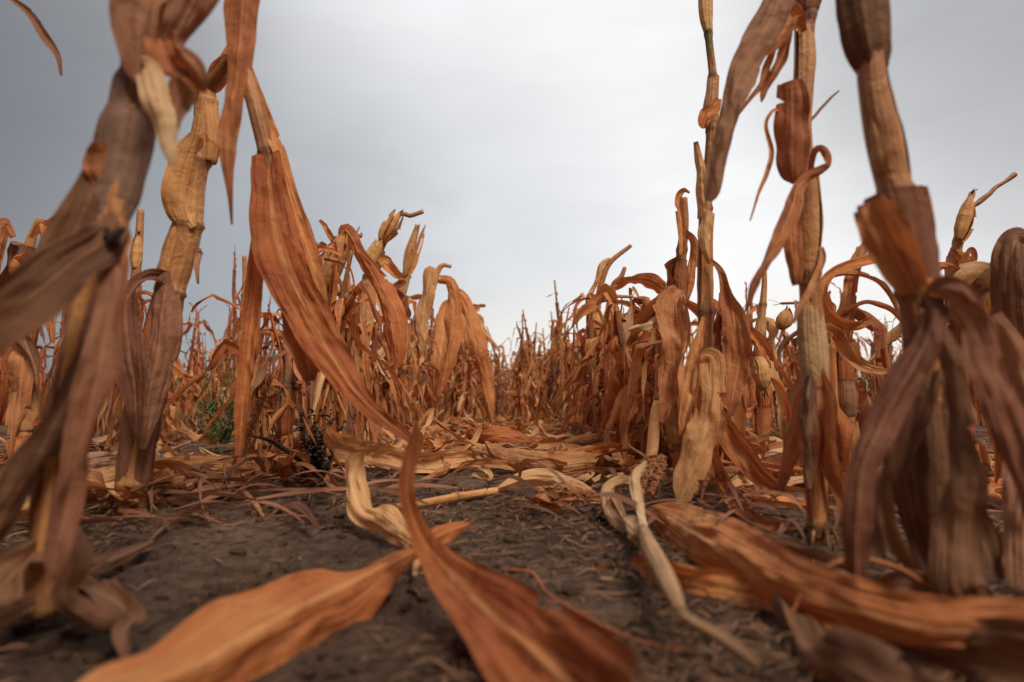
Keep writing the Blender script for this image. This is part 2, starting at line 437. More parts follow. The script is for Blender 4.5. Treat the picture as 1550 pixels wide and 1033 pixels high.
# ---- centre line of a dead leaf that leaves the stalk, kinks and hangs
def leaf_path(rng, p0, az, L, elev=1.0, droop=5.0, kink=None, n=26, floor=0.012, wander=0.5, ks=(.7, 1.5)):
    ds = L / (n - 1); P = [np.array(p0, float)]; e = elev; a = az
    kk = set(int(k * n) for k in (kink or ()))
    wa = sn(rng, n, 4) * wander; we = sn(rng, n, 5) * 0.35
    for i in range(1, n):
        if i in kk: e -= rng.uniform(*ks); a += rng.uniform(-.5, .5)
        e -= droop * ds * (1 if e > -1.2 else 0)
        e = max(e, -1.52)
        ee = max(-1.55, e + we[i]); aa = a + wa[i]
        d = np.array((math.cos(aa) * math.cos(ee), math.sin(aa) * math.cos(ee), math.sin(ee)))
        p = P[-1] + d * ds
        if p[2] < floor:
            p[2] = floor + 0.012 * abs(math.sin(i * .9)); q = p - P[-1]; h = math.hypot(q[0], q[1])
            if h > 1e-5: p[:2] = P[-1][:2] + q[:2] / h * ds * .85
            e = 0.0
        P.append(p)
    return np.array(P)

def leaf_width(rng, n, W, tear=None, base=.5):
    t = np.linspace(0, 1, n) if tear is None else np.linspace(0, tear, n)
    sm = np.clip(t / .22, 0, 1); sm = sm * sm * (3 - 2 * sm)
    w = W * (base + (1 - base) * sm) * (1 - t ** 1.8) ** .9 + .0006
    if tear: w[-1] *= .25; w[-2] *= .7
    return w

def sim_leaf(rng, p0, az, L, W, n=26, cols=9, g=None, **kw):
    g = g or Geo()
    rk = {k: kw.pop(k) for k in ('fold', 'curl', 'ruff', 'ragged', 'crumple', 'tipdark', 'crease', 'torn') if k in kw}
    tw = kw.pop('twist', 1.6)
    P = leaf_path(rng, p0, az, L, n=n, **kw)
    T = tangents(P); S = transport(T, (-math.sin(az), math.cos(az), 0.0))
    S = rot(S, T, sn(rng, n, 3) * tw)
    tear = rng.uniform(.6, .85) if rng.random() < .3 else None
    ribbon(g, P, S, leaf_width(rng, n, W, tear), rng, cols=cols, **rk)
    return g

# ------------------------------------------------------------------ hero pieces given as (px, py, depth, width px, twist deg)
CAMP = np.array((0, 0, CAM_H))
def hero_line(pts, n, clamp=True, face=True):
    A = []
    for p in pts:
        dd = p[2]; q = Pt(p[0], p[1], dd); zm = .006 + (.62 * p[3] * dd / FPX / 2 if face else 0)
        if clamp and q[2] < zm and p[1] > 640: q = Gd(p[0], p[1], zm); dd = q[1]
        A.append((*q, p[3] * dd / FPX / 2, R(p[4]) if len(p) > 4 else 0))
    C = catmull(A, n)
    if clamp: C[:, 2] = np.maximum(C[:, 2], 0.004)
    return C[:, :3], np.maximum(C[:, 3], 0.0004), C[:, 4]

def hero_leaf(seed, pts, n=44, cols=13, g=None, **kw):
    n = int(n * 1.9); cols += 4; rng = random.Random(seed); P, Wd, tw = hero_line(pts, n)
    tw = tw + sn(rng, n, 5) * .35
    T = tangents(P); V = nrm(P - CAMP); S = nrm(np.cross(T, V))
    for i in range(1, n):
        if np.dot(S[i], S[i - 1]) < 0: S[i] = -S[i]
    S = rot(S, T, tw)
    kw.setdefault('ruff', .12); kw.setdefault('curl', .5); kw.setdefault('fold', .25); kw.setdefault('ragged', .07); kw.setdefault('crumple', .05); kw.setdefault('crease', .42); kw.setdefault('torn', .22)
    return ribbon(g or Geo(), P, S, Wd, rng, cols=cols, **kw)

def hero_stalk(seed, pts, nodes=(), n=70, greens=(), sides=16, darkbase=.5, lying=False):
    rng = random.Random(seed); P, Wd, _ = hero_line(pts, n, lying, False)
    L = np.concatenate(([0], np.cumsum(np.linalg.norm(np.diff(P, axis=0), axis=1))))
    nf = []
    for (nx, ny) in nodes:      # node given by its pixel: nearest sample
        best = min(range(n), key=lambda i: (proj(P[i])[0] - nx) ** 2 + (proj(P[i])[1] - ny) ** 2); nf.append(L[best] / L[-1])
    return stalk_geo(rng, P, Wd, nf, sides, greens, darkbase), P, Wd

def proj(p):
    c, s_ = math.cos(PITCH), math.sin(PITCH); z = p[2] - CAM_H
    f = p[1] * c + z * s_; u = -p[1] * s_ + z * c
    return 775 + FPX * p[0] / f, 516.5 - FPX * u / f

def hero_sheath(seed, pts, n=26, sides=18, arc=335, start=None, ridge=.05, dark0=.5, dark1=.35, g=None, lump=.05, flat=.8):
    rng = random.Random(seed); P, Wd, _ = hero_line(pts, n); t = np.linspace(0, 1, n)
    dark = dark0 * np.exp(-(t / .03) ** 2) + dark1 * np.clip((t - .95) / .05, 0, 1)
    return tube(g or Geo(), P, Wd, rng, sides, arc=R(arc), start=rng.uniform(0, 6) if start is None else start, ridge=ridge, dark=dark, cap=False, lump=lump, flat=flat)

# ------------------------------------------------------------------ ground: one sheet to the horizon
CRACKS = [  # polylines in picture pixels on the ground, width in metres
    ([(432, 778), (448, 780), (462, 786), (478, 790), (496, 792)], 0.0075),
    ([(496, 792), (530, 796), (560, 792)], 0.003),
    ([(378, 866), (362, 880), (345, 890), (336, 898), (345, 908)], 0.008),
    ([(336, 898), (300, 905), (270, 925)], 0.003),
    ([(0, 905), (60, 897), (120, 890)], 0.007),
    ([(150, 850), (200, 846), (240, 835)], 0.004),
    ([(840, 960), (880, 945), (935, 950)], 0.003),
]
CR = [([Gd(*p)[:2] for p in pl], w * 2.6) for pl, w in CRACKS]
def ground_h(x, y):
    v = (x, y, 0.0)
    h = 0.010 * mnoise.noise((x * 2.1, y * 2.1, 3.0)) + 0.006 * mnoise.noise((x * 9, y * 9, 1.0))
    if abs(x) < 3 and -.5 < y < 5:
        h += 0.006 * mnoise.noise((x * 15, y * 15, 6.0)) + 0.0032 * mnoise.noise((x * 34, y * 34, 5.0)) + 0.0016 * mnoise.noise((x * 90, y * 90, 8.0))
        d = mnoise.voronoi((x * 5.5 + .4 * mnoise.noise((x * 8, y * 8, 0)), y * 5.5, 0.0))[0]
        e = d[1] - d[0]
        if e < .05: h -= 0.007 * (1 - e / .05) * max(0, min(1, 1.5 * mnoise.noise((x * 2.7, y * 2.7, 9.0)) + .4))
        cq = 0
        for pl, w in CR:
            for a, b in zip(pl, pl[1:]):
                if abs(x - a[0]) > .2 or abs(y - a[1]) > .2: continue
                ab = b - a; t = max(0, min(1, ((x - a[0]) * ab[0] + (y - a[1]) * ab[1]) / max(1e-9, ab @ ab)))
                q = math.hypot(x - a[0] - t * ab[0], y - a[1] - t * ab[1]) + .002 * mnoise.noise((x * 60, y * 60, 2))
                cq = max(cq, 1 - (q / w) ** 5)
        h -= .09 * cq
    return h
def spaced(a, b, step, far0, far1, n0, n1):
    core = np.arange(a, b, step); k0 = math.log(1 + far0 / step / 8); k1 = math.log(1 + far1 / step / 8)
    lo = a - step * 8 * (np.exp(np.linspace(0, k0, n0)[1:]) - 1); hi = core[-1] + step * 8 * (np.exp(np.linspace(0, k1, n1)[1:]) - 1)
    return np.concatenate((lo[::-1], core, hi))
gx = spaced(-.72, .72, .0036, 400, 400, 110, 110); gy = spaced(.26, 1.3, .0036, 60, 600, 60, 150)
X, Y = np.meshgrid(gx, gy)
Z = np.array([ground_h(a, b) for a, b in zip(X.ravel(), Y.ravel())]).reshape(X.shape)
g = Geo(); XX = np.stack((X, Y, Z), -1)
g.grid(XX, XX[..., :2].copy(), np.zeros(X.shape), np.zeros(X.shape + (2,)))
gnd = tag(mesh_obj('ground', g, 'soil'), kind='structure')

# ------------------------------------------------------------------ generic dried corn plants (kit)
LEAFM = ['leaf_orange', 'leaf_orange', 'leaf_red', 'leaf_tan', 'leaf_orange', 'leaf_tan', 'leaf_grey']
def plant_parts(seed, H, detail=1.0, nleaf=7, ear=True, lean=.08, wide=1.0):
    """[(part name, Geo, material, sub-parts)] standing on the origin"""
    rng = random.Random(seed); out_ = []
    n = int(34 * detail) + 8
    t = np.linspace(0, 1, n); ax, ay = rng.gauss(0, lean * 1.5), rng.gauss(0, lean * 1.5)
    bend = rng.choice((0, 0, 0, .3, .9, 1.5)) ; ba = rng.uniform(0, 6.28); bs = rng.uniform(.72, .9)
    P = np.zeros((n, 3)); p = np.array((0, 0, -.02)); zz = sn(rng, n, 6) * .06; z2 = sn(rng, n, 6) * .06
    for i in range(n):
        P[i] = p
        b = bend if t[i] > bs else 0
        d = np.array((ax + zz[i] + math.cos(ba) * math.sin(b), ay + z2[i] + math.sin(ba) * math.sin(b), max(.1, math.cos(b))))
        p = p + nrm(d) * (H / (n - 1))
    r0 = rng.uniform(.0085, .0115)
    Rd = r0 * (1 - .5 * t)
    m = max(4, int(H / .11)); nodes = [(.04 + i * .93 / m) for i in range(1, m)]
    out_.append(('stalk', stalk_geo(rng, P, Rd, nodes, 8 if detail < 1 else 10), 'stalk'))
    az0 = rng.uniform(0, 6.28)
    at = lambda f: P[min(n - 1, int(f * (n - 1)))]
    lowm = nodes[:max(3, int(len(nodes) * .86))]; lv = [rng.choice(lowm) * rng.uniform(.9, 1.05) if k >= len(lowm) else lowm[k] for k in range(nleaf)]
    for k, f in enumerate(lv):
        az = az0 + math.pi * (k % 2) + rng.uniform(-.9, .9); p0 = at(f)
        g = Geo(); i0 = int(f * (n - 1)); i1 = min(n - 1, i0 + max(3, int(n * .85 / m)))
        if i1 - i0 >= 2:
            sheath(g, rng, catmull(P[i0:i1 + 1], 9), np.interp(np.linspace(i0, i1, 9), range(n), Rd), rng.uniform(1.3, 2.0), 8 if detail < 1 else 10, belly=rng.uniform(.15, .6))
        kd = rng.random(); hz_ = P[i1][2]
        if kd < .34:      # hangs flat against the stalk
            L = min(rng.uniform(.15, .42), hz_ + .12); kw_ = dict(elev=rng.uniform(-1.5, -.9), droop=rng.uniform(0, 3), kink=[rng.uniform(.3, .8)], ks=(-.5, .5), wander=.4)
        elif kd < .58:    # stiff torn stub pointing up
            L = rng.uniform(.05, .17); kw_ = dict(elev=rng.uniform(.7, 1.5), droop=rng.uniform(0, 4), kink=[rng.uniform(.5, .9)], ks=(.2, 1.6), wander=.5)
        elif kd < .88:    # snapped: out or up, then straight down
            L = min(rng.uniform(.18, .45), hz_ + .2); kw_ = dict(elev=rng.uniform(.2, 1.4), droop=rng.uniform(0, 3), kink=[rng.uniform(.08, .4)], ks=(1.5, 2.7), wander=.5)
        else:
            L = min(rng.uniform(.2, .45), hz_ + .2); kw_ = dict(elev=rng.uniform(-.2, 1.2), droop=rng.uniform(6, 16), kink=[rng.uniform(.1, .6)], wander=1.0)
        sim_leaf(rng, P[i1], az, L, wide * rng.uniform(.007, .019), n=int(17 + 15 * detail), cols=5 if detail < 1 else 7, g=g,
                 fold=rng.uniform(.2, 1.0), curl=rng.choice((.2, .4, .8, 1.6)), ruff=rng.uniform(.2, .6), twist=rng.uniform(.5, 3.2), crumple=.2, ragged=.24, **kw_)
        out_.append(('leaf', g, rng.choice(LEAFM)))
    for k in range(int(7 + 5 * detail)):      # torn narrow strips
        f = rng.uniform(.1, .95)
        g = Geo(); sim_leaf(rng, at(f), rng.uniform(0, 6.28), rng.uniform(.1, .35), wide * rng.uniform(.003, .008), n=int(12 + 8 * detail), cols=3 if detail < 1 else 5, g=g,
            elev=rng.uniform(-.9, 1.2), droop=rng.uniform(4, 18), kink=[rng.uniform(.1, .7)], fold=.4, curl=1.2, ruff=.4, twist=3.0, crumple=.2, ragged=.2, wander=1.4)
        out_.append(('leaf', g, rng.choice(LEAFM)))
    if ear:
        for q in range(rng.choice((0, 1, 1))):
            f = rng.uniform(.42, .68); az = rng.uniform(0, 6.28); up = rng.choice((1.15, .9, -1.0, 1.2))
            d = (math.cos(az) * math.cos(up), math.sin(az) * math.cos(up), math.sin(up))
            eg, EP = ear_geo(rng, at(f) + np.array((math.cos(az), math.sin(az), 0)) * .012, d, rng.uniform(.09, .14), rng.uniform(.009, .014), 8 if detail < 1 else 12, 10 if detail < 1 else 14)
            out_.append(('ear', eg, rng.choice(('husk', 'husk', 'husk_pale'))))
    if rng.random() < .35:      # frayed broken top
        g = Geo()
        for q in range(3):
            d = nrm(P[-1] - P[-3]); Q = P[-1] + (d + np.array([rng.uniform(-.3, .3) for _ in range(3)])) * np.linspace(-.2, 1, 6)[:, None] * rng.uniform(.02, .06)
            ribbon(g, Q, transport(tangents(Q), (1, rng.random(), 0)), np.linspace(.004, .001, 6), rng, cols=3)
        out_.append(('broken_top', g, 'leaf_tan'))
    return out_

protos = []
def make_proto(seed, **kw):
    parts_ = plant_parts(seed, **kw)
    return [(nm, build_mesh(nm, ge.arrays(), mt)) for nm, ge, mt in parts_]

def place_proto(pr, loc, rz, s, label, group, tilt=(0, 0), sz=1.0):
    e = thing('corn_plant', loc, label, 'corn plant', group)
    e.rotation_euler = (tilt[0], tilt[1], rz); e.scale = (s, s, s * sz)
    for nm, me in pr:
        o = bpy.data.objects.new(nm, me); col.objects.link(o); o.parent = e
    return e

rg = random.Random(77)
near_pr = [make_proto(100 + i, H=rg.uniform(.40, .64), detail=1.0, nleaf=rg.choice((11, 12, 13))) for i in range(16)]
far_pr = [make_proto(200 + i, H=rg.uniform(.60, .92), detail=.55, nleaf=rg.choice((10, 11, 12))) for i in range(12)]
tall_pr = [make_proto(300 + i, H=rg.uniform(.58, .78), detail=1.0, nleaf=8) for i in range(6)]

ROWS = [-0.50 - .88 * k for k in range(0, 46)] + [0.38 + .88 * k for k in range(0, 46)]
cands = []
ROWS += [-.27, .14, -.07]
for rx in ROWS:
    main = rx in (-0.50, 0.38); fill = rx in (-.27, .14, -.07)
    y = -2.4 + rg.random() * .1
    while y < 44:
        step = (.078 if main and 1.2 < y < 4 else .13 if main or fill else .085 if y < 0 else .115 if main else .15) * rg.uniform(.6, 1.4)
        if y > 9: step *= 1.7
        if y > 20: step *= 1.8
        y += step
        x = rx + rg.gauss(0, .045 if y < 3.5 else .09)
        if fill and (y < {-.27: 2.75, .14: 3.0, -.07: 4.1}[rx] or y > 9): continue
        px, py = (proj((x, y, .3)) if y > .2 else (-9999, 0))
        vis = -60 < px < 1610
        dist = math.hypot(x, y)
        if y > 0 and abs(x) > y * 1.15 + 2.6: continue
        if y <= 0 and abs(x) > 3: continue
        cands.append((dist, x, y, vis, rx))
def blocked(x, y, rx):
    if rx == -0.50 and -.1 < y < 1.14: return True
    if rx == 0.38 and -.1 < y < 1.12: return True
    if rx == -0.50 - .88 and y < 0.95 and y > -.2: return True
    if abs(rx - 1.26) < .01 and -.2 < y < 1.5: return True
    if y < 0 and dist2(x, y) < .5: return True
    return False
def dist2(x, y): return math.hypot(x, y)
cands = sorted(c for c in cands if not blocked(c[1], c[2], c[4]))
LAB = {
    'Lm': ('dried orange-brown corn plant in the close-set row edging the path on its left', 'corn plants in the row left of the path'),
    'Rm': ('dried russet corn plant in the close-set row edging the path on its right', 'corn plants in the row right of the path'),
    'Lf': ('dried corn plant standing in the outer rows beyond the left path-side row', 'corn plants in the outer rows on the left'),
    'Rf': ('dried corn plant standing in the outer rows beyond the right path-side row', 'corn plants in the outer rows on the right'),
}
mass = []
count = 0
for dist, x, y, vis, rx in cands:
    key = {True: 'm', False: 'f'}[rx in (-0.50, 0.38, -.27, .14, -.07)]
    key = ('L' if rx < 0 else 'R') + key
    outer = key[1] == 'f'
    if vis and y > .5 and count < 268 and (not outer or dist < 3.1):
        if y < 2.7 and not outer: pr = rg.choice(near_pr)
        elif y < 3.2: pr = rg.choice(near_pr)
        else: pr = rg.choice(far_pr + tall_pr)
        s = rg.uniform(.85, 1.12)
        if y > 3: s *= max(.5, .92 - (y - 3) * .08) if rx in (-.27, .14, -.07) else max(.62, 1 - (y - 3) * .07)
        place_proto(pr, (x, y, ground_h(x, y)), rg.uniform(0, 6.28), s, LAB[key][0], LAB[key][1], (rg.gauss(0, .07), rg.gauss(0, .07)))
        count += 1
    else:
        mass.append((x, y, rg.uniform(0, 6.28), rg.uniform(.85, 1.2) * (1.65 if y < .15 else .5 if abs(x) < .3 else .56 if y > 8 else .66 if y > 6 else .85), vis and y > 0))  # unseen plants behind the camera are enlarged to shade the foreground

# the far field and the unseen shading plants round the camera: nobody could count them, one object per leaf kind merged into one mesh
far_arr = []
for i in range(9):
    ps = plant_parts(400 + i, H=rg.uniform(.62, .95), detail=.18, nleaf=7)
    V, F, U, N, T = [], [], [], [], []; off = 0
    for nm, ge, mt in ps:
        a = ge.arrays(); V.append(a[0]); F.append(a[1] + off); U.append(a[2]); N.append(a[3]); T.append(a[4]); off += len(a[0])
    far_arr.append([np.concatenate(q) for q in (V, F, U, N, T)])
def merged(lst):
    V, F, U, N, T = [], [], [], [], []; off = 0
    for (x, y, rz, s, vis) in lst:
        a = rg.choice(far_arr); c_, s_ = math.cos(rz) * s, math.sin(rz) * s
        v = a[0]; V.append(np.stack((v[:, 0] * c_ - v[:, 1] * s_ + x, v[:, 0] * s_ + v[:, 1] * c_ + y, v[:, 2] * s), 1))
        F.append(a[1] + off); U.append(a[2]); N.append(a[3]); T.append(a[4]); off += len(v)
    return [np.concatenate(q) for q in (V, F, U, N, T)]
lf = [m for m in mass if m[0] < 0]; rf = [m for m in mass if m[0] >= 0]
tag(mesh_obj('distant_and_shade_corn', merged(lf), 'leaf_orange'), 'dried corn mass fading towards the horizon left of the path, with unseen shading plants', 'corn field', kind='stuff')
tag(mesh_obj('distant_and_shade_corn', merged(rf), 'leaf_orange'), 'dried corn mass fading towards the horizon right of the path, with unseen shading plants', 'corn field', kind='stuff')
print('plants', count, 'mass', len(mass))

# ------------------------------------------------------------------ individual plants seen clearly in the photograph
def mid_plant(seed, pts, label, nodes=6, leaves=7, mats=None, W=.02, Lr=(.25, .5), ears=(), kw=None, skip_top=0, base=None):
    """stalk through given pixels at given depths, then hanging leaves from its nodes"""
    rng = random.Random(seed); kw = kw or {}
    b = Pt(*pts[0][:3]); b[2] = 0
    root = thing('corn_plant', b, label, 'corn plant')
    P, Wd, _ = hero_line([(pts[0][0], pts[0][1] + 25, *pts[0][2:])] + list(pts), 60, False)
    fr = [(.05 + i * .9 / nodes) for i in range(nodes)]
    part('stalk', stalk_geo(rng, P, Wd, fr, 12), 'stalk', root)
    az = rng.uniform(-.5, .5)
    for k in range(leaves):
        f = fr[k % len(fr)] * rng.uniform(.92, 1.0) if k < len(fr) else rng.uniform(.2, .8)
        if f > 1 - skip_top: continue
        i0 = int(f * 59); i1 = min(59, i0 + max(4, int(50 / nodes)))
        g = Geo()
        if i1 - i0 > 2: sheath(g, rng, catmull(P[i0:i1 + 1], 12), np.interp(np.linspace(i0, i1, 12), range(60), Wd), rng.uniform(1.2, 1.7), 12, belly=rng.uniform(.2, .6))
        a = az + math.pi * (k % 2) + rng.uniform(-.8, .8)
        L = min(rng.uniform(*Lr), P[i1][2] + .25)
        sim_leaf(rng, P[i1], a, L, W * rng.uniform(.7, 1.2), n=34, cols=9, g=g, elev=rng.uniform(-.5, 1.0), droop=rng.uniform(7, 16),
                 kink=[rng.uniform(.05, .35)], fold=rng.uniform(.1, .6), curl=rng.choice((.4, .7, 1.2, 1.9)), ruff=rng.uniform(.12, .35),
                 twist=rng.uniform(.6, 2.2), crumple=.08, ragged=.12, **kw)
        part('leaf', g, rng.choice(mats or LEAFM), root)
    for (ex, ey, tx_, ty_, d, w, mat) in ears:      # ear from pixel to pixel
        ear_px(root, seed + len(root.children), ex, ey, tx_, ty_, d, w, mat)
    return root

def ear_px(root, seed, ex, ey, tx_, ty_, d, w, mat='husk', flaps=2, silk=True, d2=None):
    rng = random.Random(seed); a = Pt(ex, ey, d); b = Pt(tx_, ty_, d2 or d); L = np.linalg.norm(b - a)
    eg, EP = ear_geo(rng, a, b - a, L, w * d / FPX / 2, 16, 24, flaps)
    e = part('ear', eg, mat, root)
    if silk:
        g = Geo(); T = nrm(EP[-1] - EP[-3])
        for q in range(9):
            dd = T + np.array([rng.uniform(-.5, .5) for _ in range(3)])
            tt = np.linspace(-.2, 1, 6)[:, None]; Q = EP[-1] + dd * tt * rng.uniform(.008, .02) - np.array((0, 0, 1)) * .008 * tt ** 2
            tube(g, Q, np.linspace(.0016, .0005, 6), rng, 5, cap=True)
        s = part('silk', g, 'silk', e, root)
    return e

def leaf_px(root, seed, pts, mat='leaf_orange', name='leaf', **kw):
    return part(name, hero_leaf(seed, pts, **kw), mat, root)

# --- left row, further back
A = mid_plant(11, [(497, 694, 1.62, 20), (500, 600, 1.62, 18), (500, 520, 1.62, 16), (498, 470, 1.62, 15), (497, 430, 1.62, 14), (507, 380, 1.62, 12), (522, 345, 1.62, 9)],
    'corn plant with a fat yellow ear near its top and a folding broad leaf', leaves=7,
    ears=[(494, 437, 522, 348, 1.58, 28, 'husk')])
leaf_px(A, 1, [(515, 362, 1.57, 10), (524, 348, 1.57, 20), (545, 385, 1.56, 22, 10), (562, 415, 1.55, 30, 20), (585, 465, 1.54, 40, 35), (595, 505, 1.54, 44, 20), (597, 545, 1.55, 26, 30), (580, 560, 1.56, 4)], 'leaf_orange', curl=.8, ruff=.2)
leaf_px(A, 2, [(512, 360, 1.58, 10), (505, 372, 1.58, 12, 40), (497, 350, 1.6, 10), (484, 334, 1.62, 5)], 'leaf_red', curl=1.5)
leaf_px(A, 3, [(520, 340, 1.58, 6), (528, 352, 1.58, 10), (545, 358, 1.57, 6), (547, 352, 1.57, 2)], 'leaf_tan')
B = mid_plant(12, [(553, 684, 1.95, 20), (550, 600, 1.95, 18), (548, 520, 1.95, 17), (552, 450, 1.95, 15), (572, 385, 1.95, 13), (590, 350, 1.95, 10), (606, 324, 1.95, 8), (620, 327, 1.95, 7), (641, 320, 1.95, 7)],
    'corn plant whose thin bare tip snaps over sideways above a bulging yellow sheath', leaves=6, nodes=7, skip_top=.3,
    ears=[(578, 366, 606, 322, 1.93, 16, 'husk'), (554, 412, 574, 364, 1.92, 19, 'husk')])
leaf_px(B, 4, [(575, 400, 1.92, 8), (582, 396, 1.92, 20), (602, 415, 1.92, 16, 30), (612, 424, 1.92, 3)], 'leaf_orange', curl=1.2)
leaf_px(B, 5, [(560, 430, 1.9, 18), (550, 470, 1.9, 34, 20), (545, 520, 1.9, 30, 40), (540, 580, 1.9, 20), (530, 620, 1.9, 4)], 'leaf_tan', curl=.8)
Cc = mid_plant(13, [(612, 676, 2.35, 18), (605, 600, 2.35, 16), (600, 520, 2.35, 15), (606, 450, 2.35, 13), (620, 395, 2.35, 10), (632, 341, 2.35, 8)],
    'corn plant ending in one slim straight torn sheath above a crumpled brown leaf', leaves=6, nodes=7, skip_top=.28,
    ears=[(614, 418, 632, 345, 2.33, 15, 'husk')])
leaf_px(Cc, 6, [(614, 425, 2.3, 8), (600, 440, 2.3, 26, 30), (604, 462, 2.29, 30), (618, 475, 2.29, 26, 40), (612, 482, 2.29, 10)], 'leaf_red', curl=1.4, ruff=.4)
D = mid_plant(14, [(640, 668, 2.7, 17), (632, 600, 2.7, 16), (628, 540, 2.7, 14), (636, 480, 2.7, 13), (655, 430, 2.7, 10), (668, 403, 2.7, 8), (683, 404, 2.7, 5)],
    'corn plant with a bunched head of upright folded leaves and a short tip pointing right', leaves=8, nodes=7, skip_top=.15, W=.022)
leaf_px(D, 7, [(655, 440, 2.66, 10), (652, 412, 2.66, 20), (645, 440, 2.65, 24, 30), (640, 490, 2.65, 22), (638, 540, 2.65, 5)], 'leaf_tan', curl=1.2)
leaf_px(D, 8, [(662, 425, 2.66, 8), (680, 430, 2.64, 22, 20), (686, 480, 2.62, 30, 10), (678, 540, 2.62, 24, 40), (665, 600, 2.62, 8)], 'leaf_orange', curl=1.2)
E = mid_plant(15, [(700, 655, 3.1, 15), (694, 600, 3.1, 14), (690, 540, 3.1, 12), (686, 490, 3.1, 11), (684, 455, 3.1, 9)],
    'corn plant at the row end with long leaves arching and falling steeply right', leaves=7, nodes=6, W=.024)
leaf_px(E, 9, [(684, 465, 3.05, 10), (692, 445, 3.0, 20), (705, 465, 2.95, 26, 20), (720, 520, 2.9, 34, 10), (735, 590, 2.9, 26, 30), (745, 640, 2.9, 8)], 'leaf_orange', curl=1.0)
leaf_px(E, 10, [(684, 460, 3.05, 8), (675, 470, 3.0, 20), (668, 530, 2.95, 26, 20), (655, 600, 2.9, 24), (648, 645, 2.9, 6)], 'leaf_orange', curl=1.0)
leaf_px(E, 11, [(690, 452, 3.05, 8), (712, 470, 3.0, 22, 20), (728, 500, 3.0, 14, 20), (745, 518, 3.0, 7), (757, 532, 3.0, 3)], 'leaf_tan', curl=1.3)
leaf_px(E, 12, [(700, 458, 3.0, 6), (716, 464, 3.0, 7), (735, 463, 3.0, 5)], 'leaf_orange')
mid_plant(16, [(372, 672, 2.1, 15), (366, 600, 2.1, 14), (368, 540, 2.1, 13), (369, 480, 2.1, 12), (371, 430, 2.1, 8), (370, 388, 2.1, 7)],
    'slim bare pencil-thin corn stalk standing just left of the huge trailing leaf', leaves=5, nodes=6, skip_top=.4)
mid_plant(17, [(207, 690, 1.75, 20), (203, 600, 1.75, 19), (204, 500, 1.75, 17), (205, 430, 1.75, 15), (209, 380, 1.75, 12), (213, 318, 1.75, 10)],
    'corn plant with a split upright tip seen between the two blurred plants on the left', leaves=5, nodes=7, skip_top=.25,
    ears=[(204, 408, 210, 355, 1.74, 16, 'husk')])
H1 = mid_plant(18, [(40, 700, 1.5, 26), (35, 600, 1.5, 24), (38, 500, 1.5, 22), (30, 430, 1.5, 20), (45, 370, 1.5, 14), (60, 330, 1.5, 8)],
    'corn plant with a shaggy knot of twisted leaves at the left edge of the field', leaves=8, nodes=6, W=.026)
leaf_px(H1, 13, [(48, 360, 1.48, 8), (64, 340, 1.47, 14), (85, 332, 1.46, 14, 40), (105, 338, 1.46, 4)], 'leaf_tan', curl=1.3)
leaf_px(H1, 14, [(30, 400, 1.46, 20), (55, 390, 1.45, 30, 20), (80, 400, 1.44, 22, 40), (110, 440, 1.44, 8)], 'leaf_red', curl=1.0)
leaf_px(H1, 15, [(70, 430, 1.44, 10), (68, 350, 1.44, 18), (72, 355, 1.42, 16), (75, 440, 1.42, 20, 20), (78, 520, 1.42, 8)], 'leaf_orange', curl=1.0)
leaf_px(H1, 16, [(20, 360, 1.48, 8), (5, 335, 1.47, 18, 30), (-5, 380, 1.46, 20), (-10, 440, 1.46, 8)], 'leaf_red', curl=1.0)
# --- right row, further back
I = mid_plant(21, [(905, 668, 2.3, 16), (900, 600, 2.3, 15), (898, 540, 2.3, 13), (902, 490, 2.3, 12), (908, 440, 2.3, 10), (922, 400, 2.3, 8), (955, 372, 2.3, 6)],
    'corn plant whose bare tip bends over beside a thin ribbon leaf', leaves=6, nodes=7, skip_top=.4)
leaf_px(I, 17, [(924, 392, 2.28, 6), (910, 402, 2.28, 9), (900, 430, 2.28, 10, 30), (890, 455, 2.28, 7), (884, 470, 2.28, 2)], 'leaf_tan', curl=.8)
ear_px(I, 31, 903, 520, 900, 470, 2.25, 17)
J = mid_plant(22, [(926, 676, 2.05, 17), (922, 600, 2.05, 16), (920, 540, 2.05, 14), (924, 480, 2.05, 12), (928, 435, 2.05, 10), (940, 420, 2.05, 8), (946, 405, 2.05, 6)],
    'corn plant with a ruffled leaf arching flat from its top like a flag', leaves=6, nodes=6, skip_top=.3)
leaf_px(J, 18, [(924, 440, 2.0, 8), (935, 432, 2.0, 14), (955, 426, 1.98, 22, 60), (980, 428, 1.97, 30, 40), (1000, 440, 1.97, 24, 30), (1010, 450, 1.97, 8)], 'leaf_orange', curl=.8, ruff=.3)
leaf_px(J, 19, [(926, 445, 2.02, 10), (924, 460, 2.0, 16), (925, 485, 2.0, 18, 20), (930, 505, 2.0, 12)], 'leaf_tan', curl=1.0)
leaf_px(J, 20, [(930, 455, 2.0, 6), (955, 462, 1.98, 10), (985, 480, 1.97, 14, 50), (1005, 505, 1.97, 6)], 'leaf_tan', curl=1.0)
mid_plant(23, [(838, 640, 3.9, 11), (836, 600, 3.9, 10), (838, 550, 3.9, 9), (842, 510, 3.9, 7), (856, 488, 3.9, 4)],
    'small corn plant with a hooked tip where the right row sinks to the horizon', leaves=8, nodes=5, W=.022)
K = mid_plant(24, [(1040, 724, 1.25, 24), (1025, 640, 1.25, 22), (1020, 560, 1.25, 20), (1026, 480, 1.25, 18), (1030, 400, 1.25, 16), (1036, 340, 1.25, 13), (1036, 300, 1.25, 9)],
    'corn plant leaning against the tall straight stalk, its narrow top leaf hooked over', leaves=6, nodes=7, skip_top=.3, W=.024)
leaf_px(K, 21, [(1034, 385, 1.23, 10), (1030, 330, 1.23, 14), (1028, 300, 1.23, 12), (1036, 287, 1.23, 9, 20), (1044, 292, 1.23, 4)], 'leaf_orange', curl=1.2)
